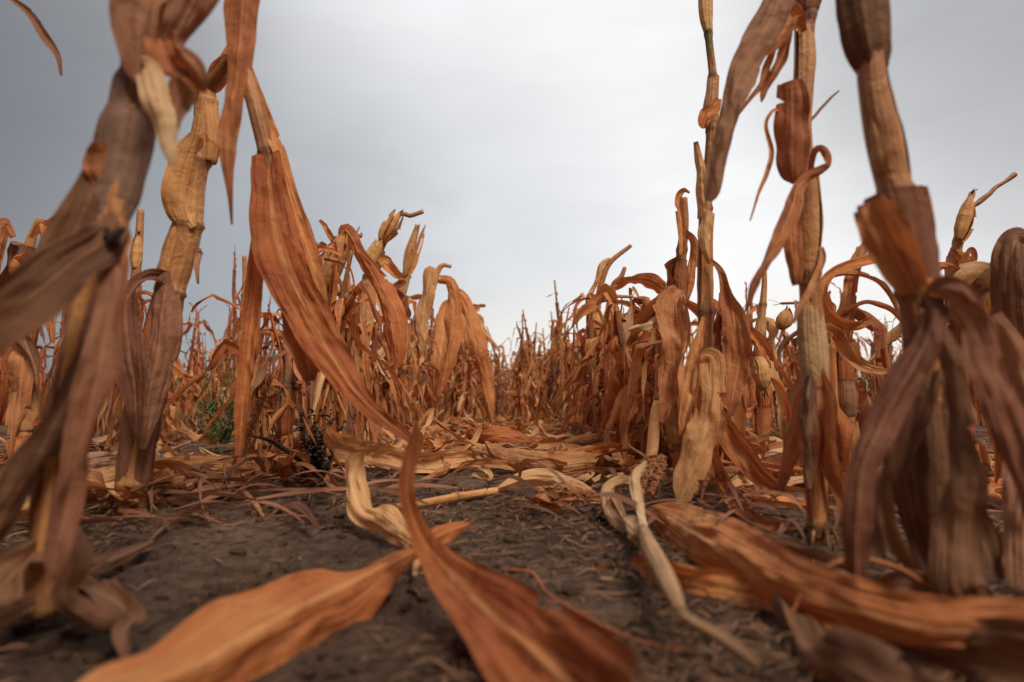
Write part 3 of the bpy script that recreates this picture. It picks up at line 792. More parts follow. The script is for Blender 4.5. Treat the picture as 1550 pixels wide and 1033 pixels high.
leaf_px(K, 22, [(1030, 440, 1.2, 20), (1018, 460, 1.19, 44, 20), (1022, 520, 1.18, 46, 10), (1018, 580, 1.18, 38, 30), (1000, 640, 1.18, 10)], 'leaf_red', curl=.9)
leaf_px(K, 23, [(1036, 350, 1.23, 10), (1050, 370, 1.24, 14), (1046, 420, 1.25, 16), (1040, 455, 1.25, 6)], 'leaf_red', curl=1.3)
leaf_px(K, 24, [(1025, 480, 1.2, 8), (1000, 485, 1.19, 16), (975, 492, 1.18, 15, 30), (950, 500, 1.17, 5)], 'husk_pale', curl=1.0)
mid_plant(25, [(1153, 700, 1.6, 16), (1155, 600, 1.6, 15), (1150, 520, 1.6, 13), (1154, 470, 1.6, 11), (1157, 430, 1.6, 8), (1157, 398, 1.6, 6)],
    'slender corn plant with a small pale ear hanging beside its bare tip', leaves=7, nodes=6, skip_top=.3,
    ears=[(1180, 498, 1190, 468, 1.55, 22, 'husk'), (1150, 540, 1158, 590, 1.5, 26, 'husk')])
mid_plant(26, [(985, 690, 1.7, 18), (980, 620, 1.7, 17), (985, 560, 1.7, 15), (975, 510, 1.7, 13), (965, 490, 1.7, 9)],
    'short corn plant crowded under the flag-like leaf, topped by a pale upright ear', leaves=8, nodes=5, W=.024, ears=[(972, 520, 962, 482, 1.66, 18, 'husk')])
Nn = mid_plant(27, [(1284, 745, 1.05, 24), (1282, 650, 1.05, 22), (1278, 560, 1.05, 20), (1276, 500, 1.05, 18), (1282, 450, 1.05, 14), (1302, 375, 1.05, 10)],
    'corn plant whose top leaves curl into big open loops against the sky', leaves=5, nodes=6, skip_top=.35, W=.024)
leaf_px(Nn, 25, [(1410, 385, 1.0, 16), (1360, 390, .99, 24, 20), (1300, 400, .98, 20, 10), (1258, 418, .98, 16, 30), (1246, 446, .98, 18, 20), (1262, 478, .98, 20, 10), (1292, 490, .99, 22, 20), (1318, 486, 1.0, 10)], 'leaf_orange', curl=1.0)
leaf_px(Nn, 26, [(1240, 428, 1.03, 6), (1270, 414, 1.03, 9), (1310, 418, 1.03, 10, 30), (1345, 440, 1.03, 10), (1362, 480, 1.04, 5)], 'leaf_red', curl=1.0)
leaf_px(Nn, 27, [(1314, 362, 1.04, 8), (1300, 395, 1.04, 20, 20), (1288, 440, 1.04, 22), (1278, 490, 1.04, 24, 20), (1274, 530, 1.03, 16)], 'leaf_red', curl=.7)
leaf_px(Nn, 28, [(1248, 515, 1.0, 12), (1252, 500, 1.0, 18), (1272, 502, 1.0, 24, 40), (1290, 540, .98, 22, 20), (1320, 560, .97, 16), (1360, 560, .97, 6)], 'leaf_tan', curl=1.0)
leaf_px(Nn, 29, [(1278, 470, 1.03, 8), (1310, 458, 1.02, 7), (1345, 468, 1.02, 9, 30), (1368, 490, 1.02, 5)], 'leaf_orange', curl=1.0)
O_ = mid_plant(28, [(1462, 712, 1.3, 24), (1455, 620, 1.3, 22), (1450, 520, 1.3, 20), (1446, 440, 1.3, 18), (1448, 380, 1.3, 15), (1458, 335, 1.3, 12), (1472, 292, 1.3, 9)],
    'corn plant behind the thick blurred stalk, its top snapped into an upward-slanting tip', leaves=6, nodes=7, skip_top=.35, W=.024,
    ears=[(1450, 365, 1471, 294, 1.28, 20, 'husk')])
leaf_px(O_, 30, [(1474, 312, 1.28, 10), (1500, 290, 1.28, 11), (1538, 262, 1.28, 9)], 'stalk', name='broken_tip', curl=1.5)
leaf_px(O_, 31, [(1448, 408, 1.26, 8), (1425, 402, 1.25, 16, 30), (1400, 412, 1.24, 18), (1378, 428, 1.24, 5)], 'leaf_orange', curl=1.1)
leaf_px(O_, 32, [(1455, 400, 1.26, 6), (1470, 378, 1.25, 8), (1474, 395, 1.25, 8), (1450, 400, 1.24, 3)], 'leaf_red')
Pp = mid_plant(29, [(1545, 740, 1.1, 26), (1538, 620, 1.1, 24), (1530, 520, 1.1, 22), (1520, 440, 1.1, 20), (1505, 400, 1.1, 14)],
    'corn plant with a wide grey-brown leaf draped over its head at the right edge', leaves=4, nodes=5, W=.026, skip_top=.3)
leaf_px(Pp, 33, [(1470, 452, 1.06, 30), (1500, 420, 1.05, 30), (1525, 385, 1.04, 34, 20), (1545, 362, 1.04, 30)], 'leaf_grey', curl=.9)
leaf_px(Pp, 34, [(1560, 356, 1.0, 20), (1535, 365, .99, 40), (1530, 420, .98, 60, 10), (1535, 480, .98, 70, 10), (1540, 560, .98, 60), (1545, 620, .99, 20)], 'leaf_grey', curl=.5, ruff=.2)
leaf_px(Pp, 35, [(1440, 470, 1.07, 12), (1465, 430, 1.06, 40, 20), (1490, 440, 1.05, 50, 30), (1510, 500, 1.05, 40), (1515, 560, 1.05, 12)], 'leaf_tan', curl=.8, ruff=.3)

# --- tall straight stalk in focus, right of the path
root = thing('corn_plant', Gd(1072, 752), 'tall straight sharp corn stalk right of the path with a green band high up', 'corn plant')
d = 1.01
sg, SP, SW = hero_stalk(41, [(1073, 775, d, 22), (1072, 700, d, 22), (1070, 600, d, 23), (1068, 500, d, 22), (1067, 472, d, 21), (1068, 400, d, 20), (1068, 330, d, 19), (1070, 290, d, 17), (1075, 235, d, 17), (1078, 180, d, 16), (1079, 118, d, 13), (1073, 60, d, 12), (1069, 10, d, 13), (1070, -60, d, 13), (1072, -130, d, 10)],
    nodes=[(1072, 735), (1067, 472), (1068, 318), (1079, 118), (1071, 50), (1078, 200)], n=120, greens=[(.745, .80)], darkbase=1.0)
part('stalk', sg, 'stalk', root)
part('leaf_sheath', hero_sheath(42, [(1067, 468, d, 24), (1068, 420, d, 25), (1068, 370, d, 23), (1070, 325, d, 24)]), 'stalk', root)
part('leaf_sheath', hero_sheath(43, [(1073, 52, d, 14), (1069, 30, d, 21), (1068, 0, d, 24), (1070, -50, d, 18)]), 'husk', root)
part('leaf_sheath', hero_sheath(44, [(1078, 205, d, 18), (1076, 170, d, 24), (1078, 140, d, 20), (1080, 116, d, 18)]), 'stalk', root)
leaf_px(root, 41, [(1088, 150, .99, 8), (1078, 165, .985, 22), (1068, 182, .98, 26, 10), (1063, 195, .98, 14)], 'leaf_orange', curl=.9)
leaf_px(root, 42, [(1067, 330, .99, 22), (1064, 290, .985, 22), (1060, 250, .98, 16), (1053, 215, .98, 7)], 'leaf_tan', curl=.8, tipdark=.9)
leaf_px(root, 43, [(1074, 320, .98, 16), (1066, 350, .975, 20, 10), (1068, 380, .97, 14), (1074, 400, .97, 6)], 'leaf_tan', curl=.8)
leaf_px(root, 44, [(1058, 548, .97, 20), (1073, 545, .96, 40), (1074, 575, .95, 46, -10), (1072, 620, .94, 50, 10), (1066, 660, .93, 56, -20), (1052, 700, .92, 44, 10), (1038, 735, .91, 40), (1028, 765, .9, 12)],
        'leaf_tan', curl=.2, ruff=.2, n=70, cols=17, fold=.12)
leaf_px(root, 45, [(1072, 392, .99, 6), (1090, 410, .98, 10), (1104, 450, .97, 20, 30), (1112, 490, .96, 38, 10), (1118, 540, .96, 44, 20), (1110, 590, .96, 28), (1105, 630, .96, 8)], 'leaf_red', curl=.7, n=56)
leaf_px(root, 46, [(1076, 620, .99, 14), (1100, 650, .97, 34, 20), (1130, 690, .95, 40, 10), (1165, 730, .93, 34, 20), (1215, 765, .92, 8)], 'leaf_red', curl=.8, n=56)
leaf_px(root, 47, [(1070, 650, 1.0, 14), (1085, 700, .97, 30, 40), (1110, 750, .92, 30, 30), (1150, 790, .87, 24), (1215, 800, .83, 8)], 'leaf_red', curl=.9, n=56)
leaf_px(root, 48, [(1066, 480, .99, 8), (1055, 520, .98, 20), (1050, 570, .97, 26, 30), (1040, 620, .96, 24), (1030, 660, .96, 6)], 'leaf_orange', curl=1.1)

# --- second stalk, right: brown flap leaf, curl and long ribbon
root = thing('corn_plant', Gd(1241, 822), 'corn stalk with a stiff brown flap leaf and a small curled hook halfway up', 'corn plant')
d = .72
sg, SP, SW = hero_stalk(51, [(1240, 845, d, 26), (1238, 780, d, 27), (1236, 700, d, 26), (1234, 600, d, 28), (1230, 500, d, 30), (1225, 420, d, 29), (1222, 340, d, 28), (1218, 260, d, 27), (1213, 180, d, 25), (1217, 100, d, 26), (1222, 40, d, 22), (1228, -30, d, 24), (1232, -110, d, 20)],
    nodes=[(1240, 795), (1236, 590), (1224, 412), (1218, 268), (1219, 25)], n=110)
part('stalk', sg, 'stalk', root)
part('leaf_sheath', hero_sheath(52, [(1222, 28, d, 20), (1222, 10, d, 40), (1226, -30, d, 46), (1228, -90, d, 36)]), 'stalk', root)
part('leaf_sheath', hero_sheath(53, [(1218, 266, d, 30), (1214, 180, d, 28), (1218, 90, d, 34), (1216, 40, d, 30)]), 'stalk', root)
part('leaf_sheath', hero_sheath(54, [(1224, 410, d, 30), (1228, 350, d, 34), (1226, 300, d, 34), (1222, 268, d, 34)]), 'stalk', root)
part('leaf_sheath', hero_sheath(55, [(1236, 592, d, 34), (1232, 550, d, 44), (1228, 500, d, 42), (1226, 445, d, 30)], dark1=.6), 'husk_pale', root)
leaf_px(root, 51, [(1204, 278, .70, 10), (1200, 262, .695, 38), (1199, 230, .69, 48), (1199, 165, .69, 48), (1198, 140, .69, 44), (1196, 122, .69, 36)], 'leaf_red', curl=.12, ruff=.04, crease=.08, fold=.25, torn=.5, name='flap_leaf')
part('leaf_sheath', hero_sheath(56, [(1239, 790, d, 30), (1237, 720, d, 34), (1236, 650, d, 34), (1235, 600, d, 30)], ridge=.1), 'leaf_orange', root)
leaf_px(root, 52, [(1226, 268, .70, 8), (1232, 232, .69, 10), (1242, 226, .685, 12, 30), (1252, 236, .68, 12), (1254, 250, .68, 14, -30), (1242, 258, .68, 14), (1222, 268, .68, 16), (1205, 290, .67, 22, 20), (1198, 320, .66, 30, 10), (1178, 365, .65, 22), (1160, 395, .64, 18, 20), (1142, 430, .63, 14), (1130, 470, .62, 3)],
        'leaf_red', curl=.6, n=90)
leaf_px(root, 53, [(1200, 300, .69, 16), (1198, 340, .685, 26), (1200, 380, .68, 28), (1203, 410, .68, 24), (1206, 432, .68, 14)], 'leaf_red', curl=.6, tipdark=.5)
leaf_px(root, 54, [(1178, 166, .70, 5), (1168, 170, .69, 6), (1160, 190, .69, 7, 30), (1168, 230, .68, 8), (1162, 262, .68, 9, 20), (1150, 290, .68, 6), (1135, 335, .68, 2)], 'leaf_orange', curl=.8)
leaf_px(root, 55, [(1224, 186, .73, 5), (1240, 168, .74, 5), (1258, 148, .75, 4), (1271, 137, .75, 2)], 'leaf_grey')
leaf_px(root, 56, [(1215, 50, .71, 12), (1200, 20, .705, 30), (1188, 45, .70, 34, 20), (1170, 68, .70, 26), (1150, 85, .70, 18), (1120, 110, .70, 8)], 'leaf_red', curl=.8)
leaf_px(root, 57, [(1195, 50, .70, 10), (1186, 80, .70, 18, 20), (1172, 110, .70, 16), (1158, 140, .70, 14, 30), (1152, 155, .70, 3)], 'leaf_red', curl=.9)
leaf_px(root, 58, [(1172, 75, .71, 8), (1162, 100, .71, 15, 20), (1155, 128, .71, 14), (1135, 150, .71, 7), (1115, 178, .71, 3)], 'leaf_red', curl=.9)
leaf_px(root, 59, [(1243, 375, .71, 6), (1246, 395, .70, 10), (1235, 425, .69, 12, 30), (1215, 460, .68, 10), (1200, 490, .68, 5)], 'leaf_tan')
leaf_px(root, 60, [(1230, 560, .71, 16), (1220, 620, .70, 30, 20), (1218, 680, .70, 28, 50), (1225, 740, .70, 10)], 'leaf_grey', curl=1.2)
leaf_px(root, 61, [(1238, 560, .71, 16), (1256, 620, .70, 34, 20), (1262, 690, .70, 36, 50), (1272, 750, .70, 20), (1280, 800, .70, 4)], 'leaf_red', curl=.8)
leaf_px(root, 62, [(1220, 560, .74, 16), (1200, 640, .75, 40, 20), (1190, 700, .76, 30, 50), (1180, 740, .76, 8)], 'leaf_red', curl=.8)

# --- long leaf hanging in from above between those two stalks
root = thing('fallen_leaf', Pt(1190, -60, .66), 'long mottled brown leaf hanging down in front of the tallest stalk', 'corn leaf')
leaf_px(root, 71, [(1200, -70, .66, 50), (1180, 0, .66, 48), (1150, 60, .655, 52, 10), (1120, 120, .65, 46), (1098, 190, .65, 34, 15), (1085, 240, .65, 30), (1076, 290, .65, 26), (1072, 305, .65, 10)], 'leaf_grey', name='blade', curl=.4, ruff=.1, n=64)

# --- thick near stalk on the right, out of focus
root = thing('corn_plant', Gd(1440, 905), 'thick blurred corn stalk on the right with a cup-shaped sheath and heavy hanging leaves', 'corn plant')
d = .50
sg, SP, SW = hero_stalk(61, [(1440, 935, d, 60), (1430, 850, d, 58), (1420, 740, d, 56), (1408, 620, d, 54), (1396, 500, d, 54), (1384, 420, d, 52), (1372, 340, d, 50), (1352, 280, d, 46), (1336, 210, d, 48), (1322, 140, d, 42), (1316, 80, d, 40), (1312, 0, d, 44), (1310, -90, d, 40)],
    nodes=[(1356, 292), (1394, 445), (1430, 800)], n=110)
part('stalk', sg, 'stalk', root)
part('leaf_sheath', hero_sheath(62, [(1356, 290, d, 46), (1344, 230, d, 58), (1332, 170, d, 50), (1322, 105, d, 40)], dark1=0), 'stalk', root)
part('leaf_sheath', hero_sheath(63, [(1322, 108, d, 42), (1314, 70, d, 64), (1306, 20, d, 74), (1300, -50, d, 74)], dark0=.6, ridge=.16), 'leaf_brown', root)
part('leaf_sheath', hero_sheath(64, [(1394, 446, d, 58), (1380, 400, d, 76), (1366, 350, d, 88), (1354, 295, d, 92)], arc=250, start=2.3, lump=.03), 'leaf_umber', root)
leaf_px(root, 81, [(1384, 440, .48, 40), (1358, 390, .475, 62), (1334, 345, .47, 64), (1316, 305, .47, 46)], 'leaf_red', curl=.5, ruff=.06, fold=.1, torn=.4)
leaf_px(root, 82, [(1392, 400, .49, 16), (1390, 340, .488, 30), (1384, 300, .486, 36), (1378, 288, .486, 30)], 'leaf_red', curl=.4, ruff=.06, fold=.1)
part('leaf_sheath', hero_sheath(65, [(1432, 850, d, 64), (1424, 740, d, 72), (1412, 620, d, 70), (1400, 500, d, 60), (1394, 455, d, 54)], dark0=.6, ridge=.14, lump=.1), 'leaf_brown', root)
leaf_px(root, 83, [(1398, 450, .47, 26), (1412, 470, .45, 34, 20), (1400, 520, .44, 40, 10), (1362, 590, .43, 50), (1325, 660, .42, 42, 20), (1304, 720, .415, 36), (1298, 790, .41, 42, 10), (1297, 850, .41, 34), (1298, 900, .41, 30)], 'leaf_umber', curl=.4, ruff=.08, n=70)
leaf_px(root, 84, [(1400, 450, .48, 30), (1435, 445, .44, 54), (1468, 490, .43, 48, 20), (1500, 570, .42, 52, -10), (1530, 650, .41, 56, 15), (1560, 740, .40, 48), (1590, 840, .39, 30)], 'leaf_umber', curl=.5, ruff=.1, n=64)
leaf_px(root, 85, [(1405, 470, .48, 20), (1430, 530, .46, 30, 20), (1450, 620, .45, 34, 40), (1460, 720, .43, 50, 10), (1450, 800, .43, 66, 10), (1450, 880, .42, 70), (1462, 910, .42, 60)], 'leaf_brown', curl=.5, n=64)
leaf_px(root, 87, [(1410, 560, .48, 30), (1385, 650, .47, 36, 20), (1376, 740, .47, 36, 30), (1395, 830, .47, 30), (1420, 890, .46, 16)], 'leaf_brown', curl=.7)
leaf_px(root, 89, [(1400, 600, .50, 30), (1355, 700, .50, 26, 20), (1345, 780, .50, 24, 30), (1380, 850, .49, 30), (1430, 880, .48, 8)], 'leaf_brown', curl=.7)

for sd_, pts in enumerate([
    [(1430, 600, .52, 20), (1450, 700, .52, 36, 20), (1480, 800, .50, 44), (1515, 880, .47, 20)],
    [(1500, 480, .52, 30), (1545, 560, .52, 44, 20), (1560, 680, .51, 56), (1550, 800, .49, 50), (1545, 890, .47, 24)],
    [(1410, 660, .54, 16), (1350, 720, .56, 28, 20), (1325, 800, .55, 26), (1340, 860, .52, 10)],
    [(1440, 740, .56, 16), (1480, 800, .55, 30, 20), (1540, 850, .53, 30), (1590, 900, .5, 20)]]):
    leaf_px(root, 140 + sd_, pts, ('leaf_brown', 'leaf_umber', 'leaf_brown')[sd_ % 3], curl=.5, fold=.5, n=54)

# --- leaning plant on the left whose top bends over
root = thing('corn_plant', Gd(200, 772), 'leaning corn stalk whose broken top arches over and trails one huge leaf', 'corn plant')
d = .90
sg, SP, SW = hero_stalk(71, [(198, 790, d, 38), (200, 745, d, 38), (207, 680, d, 40), (222, 600, d, 42), (240, 520, d, 40), (256, 450, d, 38), (274, 390, d, 38), (286, 340, d, 38), (292, 280, d, 36), (304, 220, d, 34), (316, 150, d, 30)],
    nodes=[(200, 735), (222, 610), (256, 440), (286, 338), (315, 246)], n=110)
part('stalk', sg, 'stalk', root)
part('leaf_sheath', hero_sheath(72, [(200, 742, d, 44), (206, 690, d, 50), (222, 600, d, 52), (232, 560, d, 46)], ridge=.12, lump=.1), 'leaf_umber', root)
part('leaf_sheath', hero_sheath(76, [(226, 590, d, 42), (240, 520, d, 50), (252, 460, d, 46), (258, 430, d, 40)], ridge=.1), 'leaf_orange', root)
part('leaf_sheath', hero_sheath(73, [(256, 440, d, 44), (266, 400, d, 48), (278, 360, d, 46), (288, 330, d, 38)], dark1=.1), 'husk', root)
leaf_px(root, 100, [(290, 345, .88, 16), (274, 322, .875, 40), (272, 290, .87, 50), (280, 250, .87, 46, -8), (290, 222, .87, 36), (297, 204, .87, 24)], 'husk', name='leaf_sheath', curl=.7, crease=.1, ruff=.05)
part('leaf_sheath', hero_sheath(75, [(316, 246, d, 26), (319, 215, d, 36), (315, 180, d, 38), (312, 140, d, 30)], ridge=.12), 'leaf_orange', root)
# arch over the break and the stalk that hangs down on the far side
sg, SP, SW = hero_stalk(72, [(312, 142, d, 16), (326, 118, .89, 22), (348, 92, .88, 24), (364, 98, .87, 26), (382, 140, .86, 28), (395, 190, .85, 28), (406, 236, .85, 26), (425, 300, .85, 22), (450, 370, .85, 18), (480, 450, .84, 14)], nodes=[(406, 234)], n=70, darkbase=.2)
part('bent_top', sg, 'stalk', root)
leaf_px(root, 101, [(304, 140, .90, 10), (316, 130, .89, 30), (345, 100, .88, 34, 10), (362, 60, .875, 18), (372, 30, .87, 4)], 'leaf_orange', curl=.7)
leaf_px(root, 102, [(362, 80, .87, 14), (385, 140, .86, 28, 10), (408, 200, .85, 24), (425, 240, .845, 20), (442, 290, .84, 18), (462, 350, .835, 24, 10), (478, 410, .83, 26), (488, 470, .83, 16)], 'leaf_orange', curl=.7, n=60)
leaf_px(root, 103, [(404, 234, .84, 44), (408, 280, .83, 52), (415, 340, .82, 68, 5), (428, 390, .81, 78, -5), (450, 440, .80, 72, 8), (478, 495, .79, 64), (505, 545, .78, 52, -10), (535, 590, .77, 38), (575, 630, .76, 26, 20), (620, 665, .76, 14), (640, 680, .76, 4)],
        'leaf_orange', curl=.4, ruff=.12, n=90, cols=19, fold=.18)
leaf_px(root, 104, [(398, 300, .84, 12), (392, 380, .835, 26), (384, 460, .83, 30, 15), (376, 540, .825, 24, 30), (368, 620, .82, 22, 20), (362, 690, .82, 10)], 'leaf_orange', curl=.7, n=70, fold=.2)
leaf_px(root, 105, [(440, 410, .82, 30), (452, 480, .82, 44, 10), (465, 540, .815, 46), (470, 578, .81, 16)], 'leaf_red', curl=.5, n=40)
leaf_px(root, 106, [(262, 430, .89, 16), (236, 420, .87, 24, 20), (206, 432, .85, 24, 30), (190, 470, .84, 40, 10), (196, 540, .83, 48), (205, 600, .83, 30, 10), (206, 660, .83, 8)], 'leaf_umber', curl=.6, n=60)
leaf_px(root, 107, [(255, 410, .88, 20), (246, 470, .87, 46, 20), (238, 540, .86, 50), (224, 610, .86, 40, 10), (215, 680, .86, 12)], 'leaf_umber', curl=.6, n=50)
leaf_px(root, 108, [(296, 396, .90, 5), (300, 382, .9, 10), (298, 402, .89, 8), (300, 430, .89, 3)], 'leaf_grey', tipdark=.9)

# --- leaf hanging in front of it
root = thing('fallen_leaf', Pt(370, -50, .62), 'narrow deep orange leaf dangling straight down from above with a thread-like tip', 'corn leaf')
leaf_px(root, 111, [(372, -60, .62, 44), (368, 0, .62, 50), (364, 50, .62, 44, 8), (360, 90, .62, 38), (352, 150, .62, 30, 15), (346, 210, .62, 30, -10), (345, 250, .62, 20), (348, 290, .62, 9), (351, 340, .62, 3)], 'leaf_red', name='blade', curl=.5, n=64, fold=.3)
root = thing('fallen_leaf', Pt(20, -10, .8), 'small curved leaf tip poking in at the top left corner', 'corn leaf')
leaf_px(root, 112, [(-5, -15, .75, 6), (20, 0, .75, 8), (45, 20, .75, 12), (70, 55, .75, 15, 20), (88, 85, .75, 9), (93, 115, .75, 3)], 'leaf_grey', name='blade', curl=.6)

# --- closest plant on the left, strongly blurred
root = thing('corn_plant', Gd(62, 905), 'closest corn plant at far left, heavily blurred, leaning right with pale peeling sheaths', 'corn plant')
d = .46
sg, SP, SW = hero_stalk(81, [(60, 930, d, 46), (75, 820, d, 46), (95, 700, d, 46), (120, 560, d, 48), (140, 450, d, 48), (160, 370, d, 48), (180, 280, d, 46), (200, 190, d, 44), (215, 110, d, 46), (235, 30, d, 66), (255, -80, d, 66)],
    nodes=[(150, 372), (205, 175), (105, 640)], n=110)
part('stalk', sg, 'stalk', root)
part('leaf_sheath', hero_sheath(82, [(156, 362, d, 44), (170, 310, d, 62), (188, 220, d, 78), (202, 150, d, 66), (214, 96, d, 46)], dark0=.2, dark1=.1, ridge=.16, lump=.14), 'sheath_pale', root)
part('leaf_sheath', hero_sheath(83, [(212, 110, d, 56), (224, 70, d, 84), (238, 10, d, 104), (252, -80, d, 110)], dark1=.1, ridge=.1), 'leaf_red', root)
leaf_px(root, 121, [(212, 104, .43, 30), (222, 104, .425, 42), (234, 140, .42, 42), (244, 180, .42, 36, 10), (254, 220, .42, 24), (262, 252, .42, 6)], 'husk_pale', curl=.3, ruff=.04, crease=.04, torn=0)
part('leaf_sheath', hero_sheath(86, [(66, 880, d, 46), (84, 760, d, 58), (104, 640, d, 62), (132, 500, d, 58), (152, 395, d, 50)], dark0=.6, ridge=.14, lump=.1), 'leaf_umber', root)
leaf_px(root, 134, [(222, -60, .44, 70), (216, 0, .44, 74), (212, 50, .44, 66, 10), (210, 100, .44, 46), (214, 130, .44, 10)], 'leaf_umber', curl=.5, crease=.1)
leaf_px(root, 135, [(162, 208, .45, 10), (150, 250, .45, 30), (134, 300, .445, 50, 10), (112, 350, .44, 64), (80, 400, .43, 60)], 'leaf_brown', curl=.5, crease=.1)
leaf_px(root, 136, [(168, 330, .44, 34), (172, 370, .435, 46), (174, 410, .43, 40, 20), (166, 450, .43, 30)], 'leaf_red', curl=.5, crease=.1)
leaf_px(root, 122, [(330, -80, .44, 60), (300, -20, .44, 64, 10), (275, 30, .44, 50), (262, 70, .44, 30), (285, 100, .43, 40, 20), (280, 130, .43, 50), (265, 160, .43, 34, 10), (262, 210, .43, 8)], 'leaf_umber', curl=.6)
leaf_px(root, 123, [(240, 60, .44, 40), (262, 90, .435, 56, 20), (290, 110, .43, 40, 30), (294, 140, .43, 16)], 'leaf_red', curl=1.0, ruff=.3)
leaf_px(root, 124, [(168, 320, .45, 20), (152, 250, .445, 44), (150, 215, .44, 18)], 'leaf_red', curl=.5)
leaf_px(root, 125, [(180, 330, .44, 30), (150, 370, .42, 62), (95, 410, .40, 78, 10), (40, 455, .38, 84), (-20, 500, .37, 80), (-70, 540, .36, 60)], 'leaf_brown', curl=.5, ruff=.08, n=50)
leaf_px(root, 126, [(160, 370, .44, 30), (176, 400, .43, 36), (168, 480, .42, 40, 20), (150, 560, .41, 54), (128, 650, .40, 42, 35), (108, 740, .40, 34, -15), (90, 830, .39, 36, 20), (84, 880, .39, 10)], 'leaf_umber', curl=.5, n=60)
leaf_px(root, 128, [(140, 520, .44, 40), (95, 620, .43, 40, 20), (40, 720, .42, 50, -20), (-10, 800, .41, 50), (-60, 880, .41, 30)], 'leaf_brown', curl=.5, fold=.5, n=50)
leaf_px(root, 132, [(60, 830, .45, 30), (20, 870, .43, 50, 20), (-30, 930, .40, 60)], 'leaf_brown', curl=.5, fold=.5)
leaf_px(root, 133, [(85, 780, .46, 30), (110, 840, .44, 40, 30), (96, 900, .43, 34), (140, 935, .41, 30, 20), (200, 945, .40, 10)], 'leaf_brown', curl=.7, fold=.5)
g = Geo(); rr = random.Random(5)
for q in range(14):
    a = Pt(170, 366, .42); dd = np.array([rr.uniform(-.4, .6), rr.uniform(-.3, .3), rr.uniform(-.2, .6)]) * .02
    tube(g, a + dd * np.linspace(0, 1, 5)[:, None], np.linspace(.0035, .001, 5), rr, 5)
part('silk', g, 'silk', root)

def brace(root, seed, px, py, d, w, n=7):
    rng = random.Random(seed); c0 = Gd(px, py); r = w * d / FPX / 2
    for k in range(n):
        a = k * 6.283 / n + rng.uniform(-.3, .3); o_ = np.array((math.cos(a), math.sin(a), 0))
        Q = catmull([c0 + o_ * r * .8 + np.array((0, 0, rng.uniform(.018, .035))), c0 + o_ * r * 1.6 + np.array((0, 0, .012)), c0 + o_ * r * rng.uniform(2, 2.8) - np.array((0, 0, .008))], 10)
        part('brace_root', tube(Geo(), Q, np.linspace(.0028, .0018, 10), rng, 6, dark=np.full(10, .45)), 'stalk', root)
HR = [o for o in scene.objects if o.type == 'EMPTY' and 'group' not in o]
def hero_named(t): return next(o for o in HR if t in o['label'])
brace(hero_named('leaning corn stalk'), 1, 200, 770, .9, 40)
brace(hero_named('tall straight sharp'), 2, 1072, 752, 1.01, 22)
brace(hero_named('stiff brown flap'), 3, 1241, 822, .70, 28)
brace(hero_named('thick blurred corn stalk on the right'), 4, 1440, 905, .50, 58)
brace(hero_named('closest corn plant'), 5, 62, 905, .50, 48)

# ------------------------------------------------------------------ leaves, stems and weeds on the ground
def gz(pts):
    """(px, py, height, width px, twist) -> depth filled in"""
    return [(p[0], p[1], Gd(p[0], p[1], p[2])[1], *p[3:]) for p in pts]
def ground_leaf(seed, pts, label, mat='leaf_tan', name='fallen_leaf', cat='corn leaf', group=None, **kw):
    P, _, _ = hero_line(pts, 3); b = P[1].copy(); b[2] = 0
    root = thing(name, b, label, cat, group)
    kw.setdefault('n', 60)
    part('blade', hero_leaf(seed, pts, **kw), mat, root)
    return root
ground_leaf(201, [(630, 643, .50, 5), (620, 690, .50, 20), (615, 745, .50, 24, 10), (630, 800, .50, 30), (660, 850, .48, 46, 10), (715, 905, .42, 84), (790, 970, .37, 130, -10), (860, 1030, .33, 170), (950, 1110, .29, 190)],
    'long leaf rising from the bottom edge in the middle to a thin upright blurred tip', 'leaf_orange', curl=.5, fold=.3, n=80, cols=17)
ground_leaf(202, [(650, 826, .56, 10), (622, 838, .55, 26), (580, 856, .52, 60, 30), (520, 884, .485, 112, 20), (470, 910, .45, 124, 15), (400, 948, .41, 138, 20), (300, 1005, .36, 150, 15), (190, 1060, .325, 170), (60, 1130, .29, 150)],
    'wide folded leaf with a notched edge sweeping to the bottom left corner', 'leaf_orange', curl=.15, fold=1.15, n=90, cols=17, ragged=.12)
ground_leaf(203, [(548, 684, .80, 6), (540, 700, .80, 34), (532, 730, .79, 40, 30), (545, 768, .76, 44, -20), (580, 790, .72, 44, 30), (608, 812, .68, 30), (640, 832, .63, 12)],
    'crumpled upright leaf twist just left of the blurred centre leaf tip', 'leaf_tan', curl=1.0, ruff=.45, crumple=.1)
ground_leaf(204, gz([(625, 832, .02, 12), (650, 818, .03, 24, 20), (682, 804, .035, 28), (712, 793, .04, 8)]), 'small bright orange leaf scrap lying behind the centre leaf', 'leaf_orange', curl=.8)
ground_leaf(205, gz([(640, 828, .02, 20), (634, 845, .015, 14), (626, 872, .004, 8)]), 'short torn leaf stub below the small orange scrap', 'leaf_tan')
ground_leaf(206, [(975, 774, .80, 10), (1005, 780, .75, 60), (1060, 812, .60, 92), (1130, 855, .50, 96), (1200, 888, .445, 90), (1290, 920, .40, 84), (1380, 944, .375, 78), (1470, 952, .365, 74), (1580, 945, .37, 74)],
    'broad tan leaf lying from the stalk foot across the bottom right to the edge', 'leaf_orange', curl=.25, fold=.4, n=90, cols=17)
ground_leaf(207, [(958, 850, .62, 8), (990, 860, .61, 34), (1040, 878, .57, 50, 10), (1090, 888, .54, 50), (1130, 900, .51, 40), (1190, 905, .475, 50), (1250, 930, .44, 44), (1330, 965, .40, 30)],
    'orange leaf strip lying in front of the broad tan leaf', 'leaf_orange', curl=.5, fold=.5)
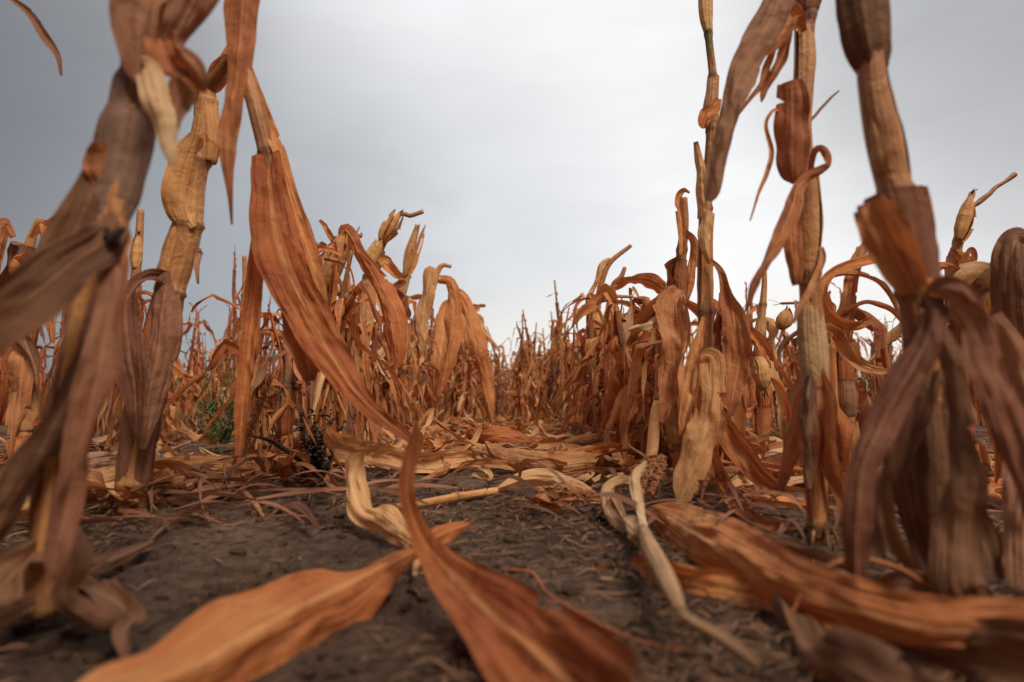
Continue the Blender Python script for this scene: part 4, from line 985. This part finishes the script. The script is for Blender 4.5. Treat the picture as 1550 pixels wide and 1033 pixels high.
ground_leaf(208, [(1180, 898, .46, 30), (1195, 940, .43, 44, 30), (1225, 990, .39, 80, 35), (1300, 1040, .35, 120, 30), (1400, 1110, .31, 160)], 'blurred brown leaf dropping to the bottom edge at right', 'leaf_brown', curl=.3, fold=.7, n=60)
ground_leaf(209, [(1330, 960, .41, 40), (1430, 985, .385, 90, 20), (1550, 1010, .36, 130), (1650, 1040, .34, 120)], 'dark blurred leaf in the bottom right corner', 'leaf_brown', curl=.5)
rt = thing('fallen_stalk', Gd(1010, 880), 'pale broken stalk lying on the soil with two thin withered leaves curling up', 'corn stalk')
sg, _, _ = hero_stalk(210, [(972, 800, .64, 14), (984, 830, .565, 26), (1003, 866, .485, 30), (1020, 902, .43, 26), (1034, 931, .392, 14), (1044, 938, .382, 15), (1100, 972, .352, 17), (1150, 1008, .322, 10)], nodes=[(1034, 931), (974, 806)], n=60, darkbase=.1, lying=True)
part('stalk', sg, 'husk_pale', rt)
leaf_px(rt, 211, [(977, 812, .61, 20), (958, 800, .67, 34), (935, 775, .79, 36, 20), (925, 748, .83, 34), (940, 735, .86, 30, 40), (965, 730, .88, 10)], 'husk_pale', curl=1.0)
leaf_px(rt, 212, [(979, 814, .61, 18), (973, 785, .68, 14), (965, 750, .76, 18, 20), (962, 720, .79, 14), (978, 698, .82, 5)], 'husk_pale', curl=1.2)
rt = thing('fallen_stalk', Gd(690, 758), 'thin yellow stem lying flat across the path', 'corn stalk')
sg, _, _ = hero_stalk(213, gz([(596, 768, .01, 9), (640, 762, .012, 11), (690, 753, .012, 12), (748, 744, .012, 11), (762, 741, .012, 8)]), nodes=[(690, 753)], n=40, darkbase=.1)
part('stalk', sg, 'husk', rt)
GL = [
 ([(30, 775, .03, 30), (110, 748, .035, 46, 10), (220, 722, .03, 50), (330, 712, .025, 40, 20), (400, 710, .02, 30), (452, 702, .03, 10)], 'leaf_tan', 'long tan leaf lying flat behind the foot of the leaning left stalk', {}),
 ([(60, 735, .05, 30), (150, 710, .05, 50), (230, 700, .04, 30), (300, 705, .03, 8)], 'leaf_grey', 'leaf lying at far left beyond the long tan leaf', {}),
 ([(492, 642, .14, 8), (500, 660, .11, 34), (530, 680, .08, 40, 20), (580, 690, .05, 36), (640, 697, .035, 34, 10), (700, 694, .03, 24), (735, 690, .02, 6)], 'leaf_tan', 'wide tan leaf curving down beside the dark withered weed and onto the path', {'fold': .5}),
 ([(735, 668, .07, 6), (748, 684, .05, 26), (780, 700, .035, 40, 10), (830, 706, .035, 44), (880, 700, .04, 46, -10), (930, 695, .03, 40), (968, 690, .02, 8)], 'leaf_tan', 'largest crumpled tan leaf lying across the middle of the path', {'ruff': .3, 'fold': .4}),
 ([(880, 690, .05, 8), (915, 680, .06, 34, 20), (955, 682, .05, 40), (985, 690, .03, 10)], 'leaf_orange', 'orange leaf heaped on the right end of the largest crumpled leaf', {'ruff': .35}),
 ([(757, 738, .02, 8), (790, 727, .03, 22, 10), (830, 724, .035, 30), (865, 738, .03, 30, 10), (905, 752, .02, 20), (930, 752, .01, 5)], 'leaf_tan', 'arched leaf between the yellow stem and the largest crumpled leaf', {'fold': .6}),
 ([(795, 752, .02, 6), (820, 757, .03, 24, 20), (850, 762, .015, 20), (880, 748, .02, 5)], 'leaf_red', 'short russet leaf tucked under the arched leaf', {}),
 ([(640, 728, .015, 6), (672, 712, .02, 12), (700, 690, .02, 14, 20), (735, 682, .03, 10)], 'leaf_tan', 'narrow curled strip at the edge of the bare soil patch on the path', {}),
 ([(718, 700, .02, 5), (735, 712, .02, 9), (740, 722, .012, 10), (715, 718, .01, 7)], 'leaf_tan', 'small hooked strip at the end of the bare soil patch', {}),
 ([(690, 660, .03, 5), (720, 662, .05, 30, 20), (760, 660, .06, 34), (800, 668, .04, 26), (840, 668, .02, 6)], 'leaf_orange', 'orange leaf lying at the foot of the green weed by the path', {}),
 ([(1110, 795, .02, 6), (1160, 812, .025, 22), (1220, 835, .02, 22, 20), (1290, 862, .01, 6)], 'leaf_grey', 'grey brown leaf strip lying between the two right stalks', {}),
 ([(1130, 752, .03, 6), (1170, 757, .03, 16), (1220, 764, .02, 18, 20), (1262, 772, .02, 6)], 'leaf_orange', 'orange strip lying just beyond the second right stalk', {}),
 ([(340, 722, .02, 6), (362, 740, .015, 8), (385, 762, .01, 9), (398, 782, .004, 4)], 'leaf_tan', 'thin strip pointing towards the long soil crack', {}),
 ([(450, 690, .05, 8), (480, 700, .04, 16), (505, 730, .02, 16, 30), (520, 742, .01, 5)], 'leaf_red', 'russet leaf dropping from the dark withered weed to the soil', {}),
 ([(232, 820, .01, 8), (160, 850, .02, 30), (90, 880, .03, 50, 20), (20, 915, .03, 50), (-40, 950, .03, 30)], 'leaf_grey', 'dark leaf lying at the foot of the closest left plant', {}),
 ([(200, 1010, .02, 10), (185, 960, .03, 26), (200, 930, .03, 30), (150, 900, .03, 40, 30), (100, 880, .02, 30)], 'leaf_grey', 'blurred curled leaf scrap on the soil at bottom left', {}),
 ([(1300, 905, .02, 10), (1360, 880, .04, 30), (1440, 900, .03, 34, 20), (1530, 930, .02, 20)], 'leaf_grey', 'grey leaf lying round the foot of the thick right stalk', {}),
 ([(905, 862, .004, 4), (915, 866, .008, 20), (930, 876, .004, 4)], 'husk_pale', 'small pale flake lying alone on the soil in front of the pale broken stalk', {'ruff': .3}),
]
for i, (pts, mt, lb, kw) in enumerate(GL):
    ground_leaf(230 + i, gz(pts), lb, mt, **({'curl': .8} | kw))

def twig(seed, pts, label, mat='leaf_red'):
    rng = random.Random(seed); P, Wd, _ = hero_line(pts, 40)
    b = P[0].copy(); b[2] = 0; root = thing('twig', b, label, 'twig')
    part('stem', tube(Geo(), P, Wd, rng, 8), mat, root)
    for k in range(4):
        g = Geo(); i = rng.randrange(6, 36); d = nrm(np.array([rng.uniform(-1, 1), rng.uniform(-1, 1), rng.uniform(0, .5)]))
        tube(g, P[i] + d * np.linspace(0, rng.uniform(.01, .03), 6)[:, None], np.linspace(.0009, .0003, 6), rng, 5)
        part('side_root', g, mat, root)
twig(301, gz([(770, 862, .01, 4), (806, 868, .012, 5), (830, 900, .01, 6), (880, 930, .01, 6), (950, 965, .01, 6), (1030, 985, .01, 4)]), 'thin orange rootlet winding over the soil near the bottom middle')
twig(302, [(1195, 935, .44, 5), (1225, 880, .44, 7), (1265, 852, .44, 7), (1310, 846, .44, 7), (1370, 865, .44, 6), (1420, 900, .44, 5)], 'thin reddish stem arching over the broad tan leaf at bottom right')
twig(303, gz([(380, 660, .12, 3), (410, 668, .10, 6), (445, 690, .07, 7), (470, 712, .03, 7), (500, 735, .01, 5)]), 'dark bent stem poking out left of the withered weed', 'dark_weed')

def weed(seed, base, H, label, mat='weed', spread=.35, n=9, leafL=.022, lw=.0022, name='weed', cat='weed', leaves=16):
    rng = random.Random(seed); root = thing(name, base, label, cat); b = np.array(base)
    gs, gl = Geo(), Geo()
    for k in range(n):
        a = rng.uniform(0, 6.28); h = H * rng.uniform(.55, 1); sp = spread * H * rng.uniform(.2, 1)
        t = np.linspace(0, 1, 14)[:, None]; wob = np.stack([sn(rng, 14, 3) for _ in range(3)], 1) * .012
        Q = b + np.concatenate((math.cos(a) * sp * t ** 1.4, math.sin(a) * sp * t ** 1.4, h * t), 1) + wob * t
        tube(gs, Q, np.linspace(.0018, .0006, 14), rng, 5)
        for q in range(leaves):
            i = rng.randrange(4, 14); aa = rng.uniform(0, 6.28); el = rng.uniform(-.1, 1.1)
            d = np.array((math.cos(aa) * math.cos(el), math.sin(aa) * math.cos(el), math.sin(el))); L = leafL * rng.uniform(.5, 1.3)
            tt = np.linspace(0, 1, 5)[:, None]; R_ = Q[i] + d * tt * L - np.array((0, 0, 1)) * L * .3 * tt ** 2
            ribbon(gl, R_, transport(tangents(R_), (-math.sin(aa), math.cos(aa), .2)), lw * np.array([.4, 1, 1, .7, .1]), rng, cols=3, ruff=.1, crumple=0)
    part('stem', gs, mat, root); part('foliage', gl, mat, root)
weed(401, Gd(737, 652), .36, 'green weed with thin sprigs at the end of the left row beside the path', n=8, spread=.3)
weed(402, Gd(760, 640), .26, 'low green weed just right of the taller one at the end of the left row', n=7, spread=.5)
weed(403, (-1.02, 1.95, 0), .40, 'tall green weed seen between the two leaning plants on the left', n=12, spread=.35, leafL=.03)
weed(404, (-.88, 1.75, 0), .20, 'dark green bushy weed low between the two leaning plants on the left', n=16, spread=.8, leafL=.03, lw=.003)
weed(405, (-.93, 2.3, 0), .47, 'feathery green weed tip rising above the leaves left of the slim bare stalk', n=4, spread=.18)
weed(406, (1.02, 1.55, 0), .40, 'green weed behind the looping leaves on the right', n=8, spread=.4)
weed(408, (-.2, 2.9, 0), .30, 'sparse green weed sprigs among the leaves at the foot of the left row', n=5, spread=.5)
weed(409, (-1.25, 2.6, 0), .5, 'tall thin weed standing furthest back on the left', n=6, spread=.2)
weed(407, (-.375, 1.13, 0), .16, 'withered black weed clump beside the wide tan leaf', 'dark_weed', n=22, spread=.35, leafL=.014, lw=.0035, leaves=26)

def tassel(seed, pts_list, label):
    rng = random.Random(seed); P0, _, _ = hero_line(pts_list[0], 3); b = P0[1].copy(); b[2] = 0
    root = thing('corn_tassel', b, label, 'corn tassel')
    for pts in pts_list:
        P, Wd, _ = hero_line(pts, 46); T = tangents(P); S = transport(T, (0, 0.3, 1)); N = np.cross(T, S); g = Geo()
        tube(g, P, np.full(46, .0012), rng, 5)
        for i in range(2, 45):
            for k in range(3):
                a = rng.uniform(0, 6.28); d = nrm(T[i] * .9 + (S[i] * math.cos(a) + N[i] * math.sin(a)) * .7)
                Q = P[i] + d * np.linspace(0, .009, 5)[:, None]
                tube(g, Q, np.array([.0006, .0016, .0018, .0012, .0003]), rng, 5, cap=False)
        part('spike', g, 'leaf_red', root)
tassel(501, [[(908, 752, .86, 6), (880, 742, .88, 6), (850, 738, .9, 6), (812, 742, .92, 4)], [(908, 752, .87, 6), (870, 748, .86, 6), (835, 752, .86, 5)]], 'braided seed tassel lying on the soil behind the arched leaf')
tassel(502, [[(1000, 690, .88, 6), (985, 705, .87, 6), (975, 730, .86, 6), (968, 755, .84, 4)], [(1005, 690, .9, 6), (1000, 712, .88, 6), (985, 745, .86, 5)], [(1010, 692, .9, 6), (985, 695, .9, 6), (955, 712, .9, 4)]], 'upright seed tassel beside the pale broken stalk')
tassel(503, [[(415, 560, 1.0, 6), (392, 610, 1.0, 6), (372, 660, 1.0, 6), (352, 700, 1.0, 4)], [(408, 580, 1.01, 6), (385, 640, 1.02, 6), (370, 690, 1.02, 4)]], 'reddish seed tassel hanging behind the huge trailing leaf')

# --- scattered fallen leaves, repeated
def fallen_proto(seed):
    rng = random.Random(seed); L = rng.uniform(.16, .42); n = 50; t = np.linspace(0, 1, n)
    a = np.cumsum(sn(rng, n, 4)) * .045; ds = L / n
    P = np.stack((np.cumsum(np.cos(a)) * ds - L / 2, np.cumsum(np.sin(a)) * ds, .012 + .02 * np.abs(sn(rng, n, 4)) + rng.choice((0, 0, .05, .09)) * t ** 3), 1)
    T = tangents(P); S = transport(T, (0, 1, 0)); S = rot(S, T, sn(rng, n, 4) * rng.uniform(.4, 1.8))
    g = ribbon(Geo(), P, S, leaf_width(rng, n, rng.uniform(.010, .026), rng.choice((None, .8))), rng, fold=rng.uniform(.2, .8), curl=rng.choice((.4, .9, 1.6, 2.2)), ruff=rng.uniform(.2, .5), cols=11, ragged=.2, crumple=.14, crease=.25)
    return build_mesh('blade', g.arrays(), rng.choice(('leaf_tan', 'leaf_orange', 'leaf_red', 'leaf_tan', 'leaf_grey')))
fp = [fallen_proto(600 + i) for i in range(20)]
rf_ = random.Random(9)
def drop(x, y, label, group, z=0.0, s=1.0, tilt=.12):
    e = thing('fallen_leaf', (x, y, ground_h(x, y) + z), label, 'corn leaf', group); e.rotation_euler = (rf_.gauss(0, tilt), rf_.gauss(0, tilt), rf_.uniform(0, 6.28)); e.scale = (s,) * 3
    o = bpy.data.objects.new('blade', rf_.choice(fp)); col.objects.link(o); o.parent = e
for k in range(85):      # on the path, beyond the bare soil
    y = 1.3 + 2.6 * rf_.random() ** 1.5; drop(rf_.uniform(-.42, .32), y, 'dry corn leaf in the loose litter lying on the path', 'fallen leaves strewn on the path', rf_.uniform(0, .03), rf_.uniform(.7, 1.1))
for k in range(55):
    y = rf_.uniform(.95, 3.0); drop(.38 + rf_.gauss(0.04, .15), y, 'dry corn leaf lying under the right path-side row', 'fallen leaves under the right row', rf_.uniform(0, .05), rf_.uniform(.6, 1.1), .25)
for k in range(80):
    y = rf_.uniform(1.05, 3.0); drop(-.52 + rf_.gauss(0, .14), y, 'dry corn leaf lying under the left path-side row', 'fallen leaves under the left row', rf_.uniform(0, .05), rf_.uniform(.6, 1.1), .25)
for k in range(26):
    y = rf_.uniform(.85, 2.2); drop(rf_.uniform(.5, 1.1), y, 'dry corn leaf lying between the rows on the right', 'fallen leaves between the rows on the right', rf_.uniform(0, .02), rf_.uniform(.7, 1.1))
for k in range(26):
    y = rf_.uniform(.9, 2.4); drop(rf_.uniform(-1.3, -.65), y, 'dry corn leaf lying between the rows on the left', 'fallen leaves between the rows on the left', rf_.uniform(0, .02), rf_.uniform(.7, 1.1))

# --- shredded leaf strips and straw too fine to count
def scatter(name, n, sampler, Lr, Wr, mat, seed, lift=.004, segs=4, curv=.8, tilt=.25):
    rs = np.random.RandomState(seed); xs, ys = sampler(rs, n); n = len(xs)
    L = rs.uniform(*Lr, n) ; Wd = rs.uniform(*Wr, n); a = rs.uniform(0, 6.283, n); cv = rs.normal(0, curv, n); el = np.abs(rs.normal(0, tilt, n))
    V = np.zeros((n, segs + 1, 3, 3)); z0 = np.array([ground_h(x, y) for x, y in zip(xs, ys)]) + rs.uniform(.0005, lift, n)
    px = xs.copy(); py = ys.copy(); pz = z0.copy(); U = np.zeros((n, segs + 1, 3, 2)); NN = np.zeros((n, segs + 1, 3)); 
    ro = rs.uniform(-1.2, 1.2, n)
    for i in range(segs + 1):
        ang = a + cv * i / segs; w = Wd * (.08 + .92 * math.sin(math.pi * (i + .3) / (segs + .6)))
        sx, sy, sz_ = -np.sin(ang) * np.cos(ro), np.cos(ang) * np.cos(ro), np.sin(ro)
        for j, u in enumerate((-1, 0, 1)):
            V[:, i, j, 0] = px + sx * w * u; V[:, i, j, 1] = py + sy * w * u; V[:, i, j, 2] = np.maximum(pz + np.abs(sz_) * w * (1 + u) * .6 + (w * .5 if j != 1 else 0), z0 - .001)
            U[:, i, j, 0] = xs * 3 + u * Wd; U[:, i, j, 1] = ys * 3 + L * i / segs; NN[:, i, j] = 1
        px = px + np.cos(ang) * L / segs; py = py + np.sin(ang) * L / segs; pz = pz + L / segs * np.sin(el) * np.cos(math.pi * i / segs)
    T = np.zeros((n, segs + 1, 3, 2)); T[..., 0] = (rs.uniform(-.6, .55, n).clip(0))[:, None, None]
    idx = np.arange(n * (segs + 1) * 3).reshape(n, segs + 1, 3)
    F = np.stack((idx[:, :-1, :-1], idx[:, :-1, 1:], idx[:, 1:, 1:], idx[:, 1:, :-1]), -1).reshape(-1, 4)
    return mesh_obj(name, (V.reshape(-1, 3), F, U.reshape(-1, 2), NN.reshape(-1), T.reshape(-1, 2)), mat)
def s_near(rs, n):
    y = .30 + 2.6 * rs.rand(n) ** 1.35; x = (rs.rand(n) * 2 - 1) * (.25 + y * .95)
    dens = np.array([mnoise.noise((a * 3.5, b * 3.5, 4.0)) for a, b in zip(x, y)])
    bare = np.exp(-(((x + .28) / .26) ** 2 + ((y - .62) / .24) ** 2))
    p = np.clip(.7 + dens * 1.1 - bare * 1.1 + .5 * np.exp(-((x - .08) / .22) ** 2 - ((y - .85) / .3) ** 2), .04, 1)
    k = rs.rand(n) < p; return x[k], y[k]
def s_rows(rs, n):
    y = .8 + 6 * rs.rand(n) ** 1.5; row = rs.choice([-.5, .38, -.5, .38, 1.26, -1.38], n); x = row + rs.normal(0, .16, n); return x, y
def s_path(rs, n):
    y = 1.25 + 7 * rs.rand(n) ** 1.4; x = rs.uniform(-.5, .4, n); k = rs.rand(n) < np.clip((y - 1.2) * 1.4, .15, 1); return x[k], y[k]
def clods(seed, n):
    rs = np.random.RandomState(seed); y = .3 + 2.2 * rs.rand(n) ** 1.4; x = (rs.rand(n) * 2 - 1) * (.2 + y * .9)
    r = .0012 + .0065 * rs.rand(n) ** 5; la = np.linspace(-1.5, 1.5, 6); lo = np.linspace(0, 2 * math.pi, 8); V = np.zeros((n, 6, 8, 3))
    for i, a in enumerate(la):
        for j, b in enumerate(lo[:-1]):
            k = r * (1 + .28 * rs.normal(0, 1, n).clip(-1.5, 1.5)) if 0 < i < 5 else r
            V[:, i, j] = np.stack((x + k * math.cos(a) * math.cos(b) * 1.3, y + k * math.cos(a) * math.sin(b), k * math.sin(a) * .75 + r * .35), 1)
        V[:, i, 7] = V[:, i, 0]
    z = np.array([ground_h(a, b) for a, b in zip(x, y)]); V[..., 2] += z[:, None, None]
    ix = np.arange(n * 48).reshape(n, 6, 8); F = np.stack((ix[:, :-1, :-1], ix[:, :-1, 1:], ix[:, 1:, 1:], ix[:, 1:, :-1]), -1).reshape(-1, 4)
    return mesh_obj('soil_crumbs', (V.reshape(-1, 3), F, np.zeros((n * 48, 2)), np.zeros(n * 48), np.zeros((n * 48, 2))), 'soil')
tag(clods(12, 5000), 'crumbs and small clods of dry soil', 'soil', kind='stuff')
tag(scatter('straw_litter', 46000, s_near, (.006, .040), (.0004, .0014), 'litter', 1, curv=.35), 'fine dark straw and root bits covering the soil', 'straw litter', kind='stuff')
tag(scatter('straw_chips', 2500, s_near, (.008, .034), (.0008, .0026), 'leaf_grey', 4, curv=.25), 'small pale straw chips sprinkled on the soil', 'straw chips', kind='stuff')
tag(scatter('shredded_leaves', 2000, s_rows, (.05, .22), (.002, .008), 'leaf_umber', 2, lift=.025, segs=8, curv=.6, tilt=.28), 'shredded leaf strips heaped under the rows', 'leaf litter', kind='stuff')
tag(scatter('leaf_strips', 1500, s_path, (.05, .22), (.0015, .007), 'leaf_tan', 3, lift=.02, segs=8, curv=.9, tilt=.3), 'curled leaf strips matting the path beyond the bare soil', 'leaf litter', kind='stuff')
for o in scene.objects:
    if 'label' in o and len(o['label'].split()) > 16: print('LONG', o.name, o['label'])
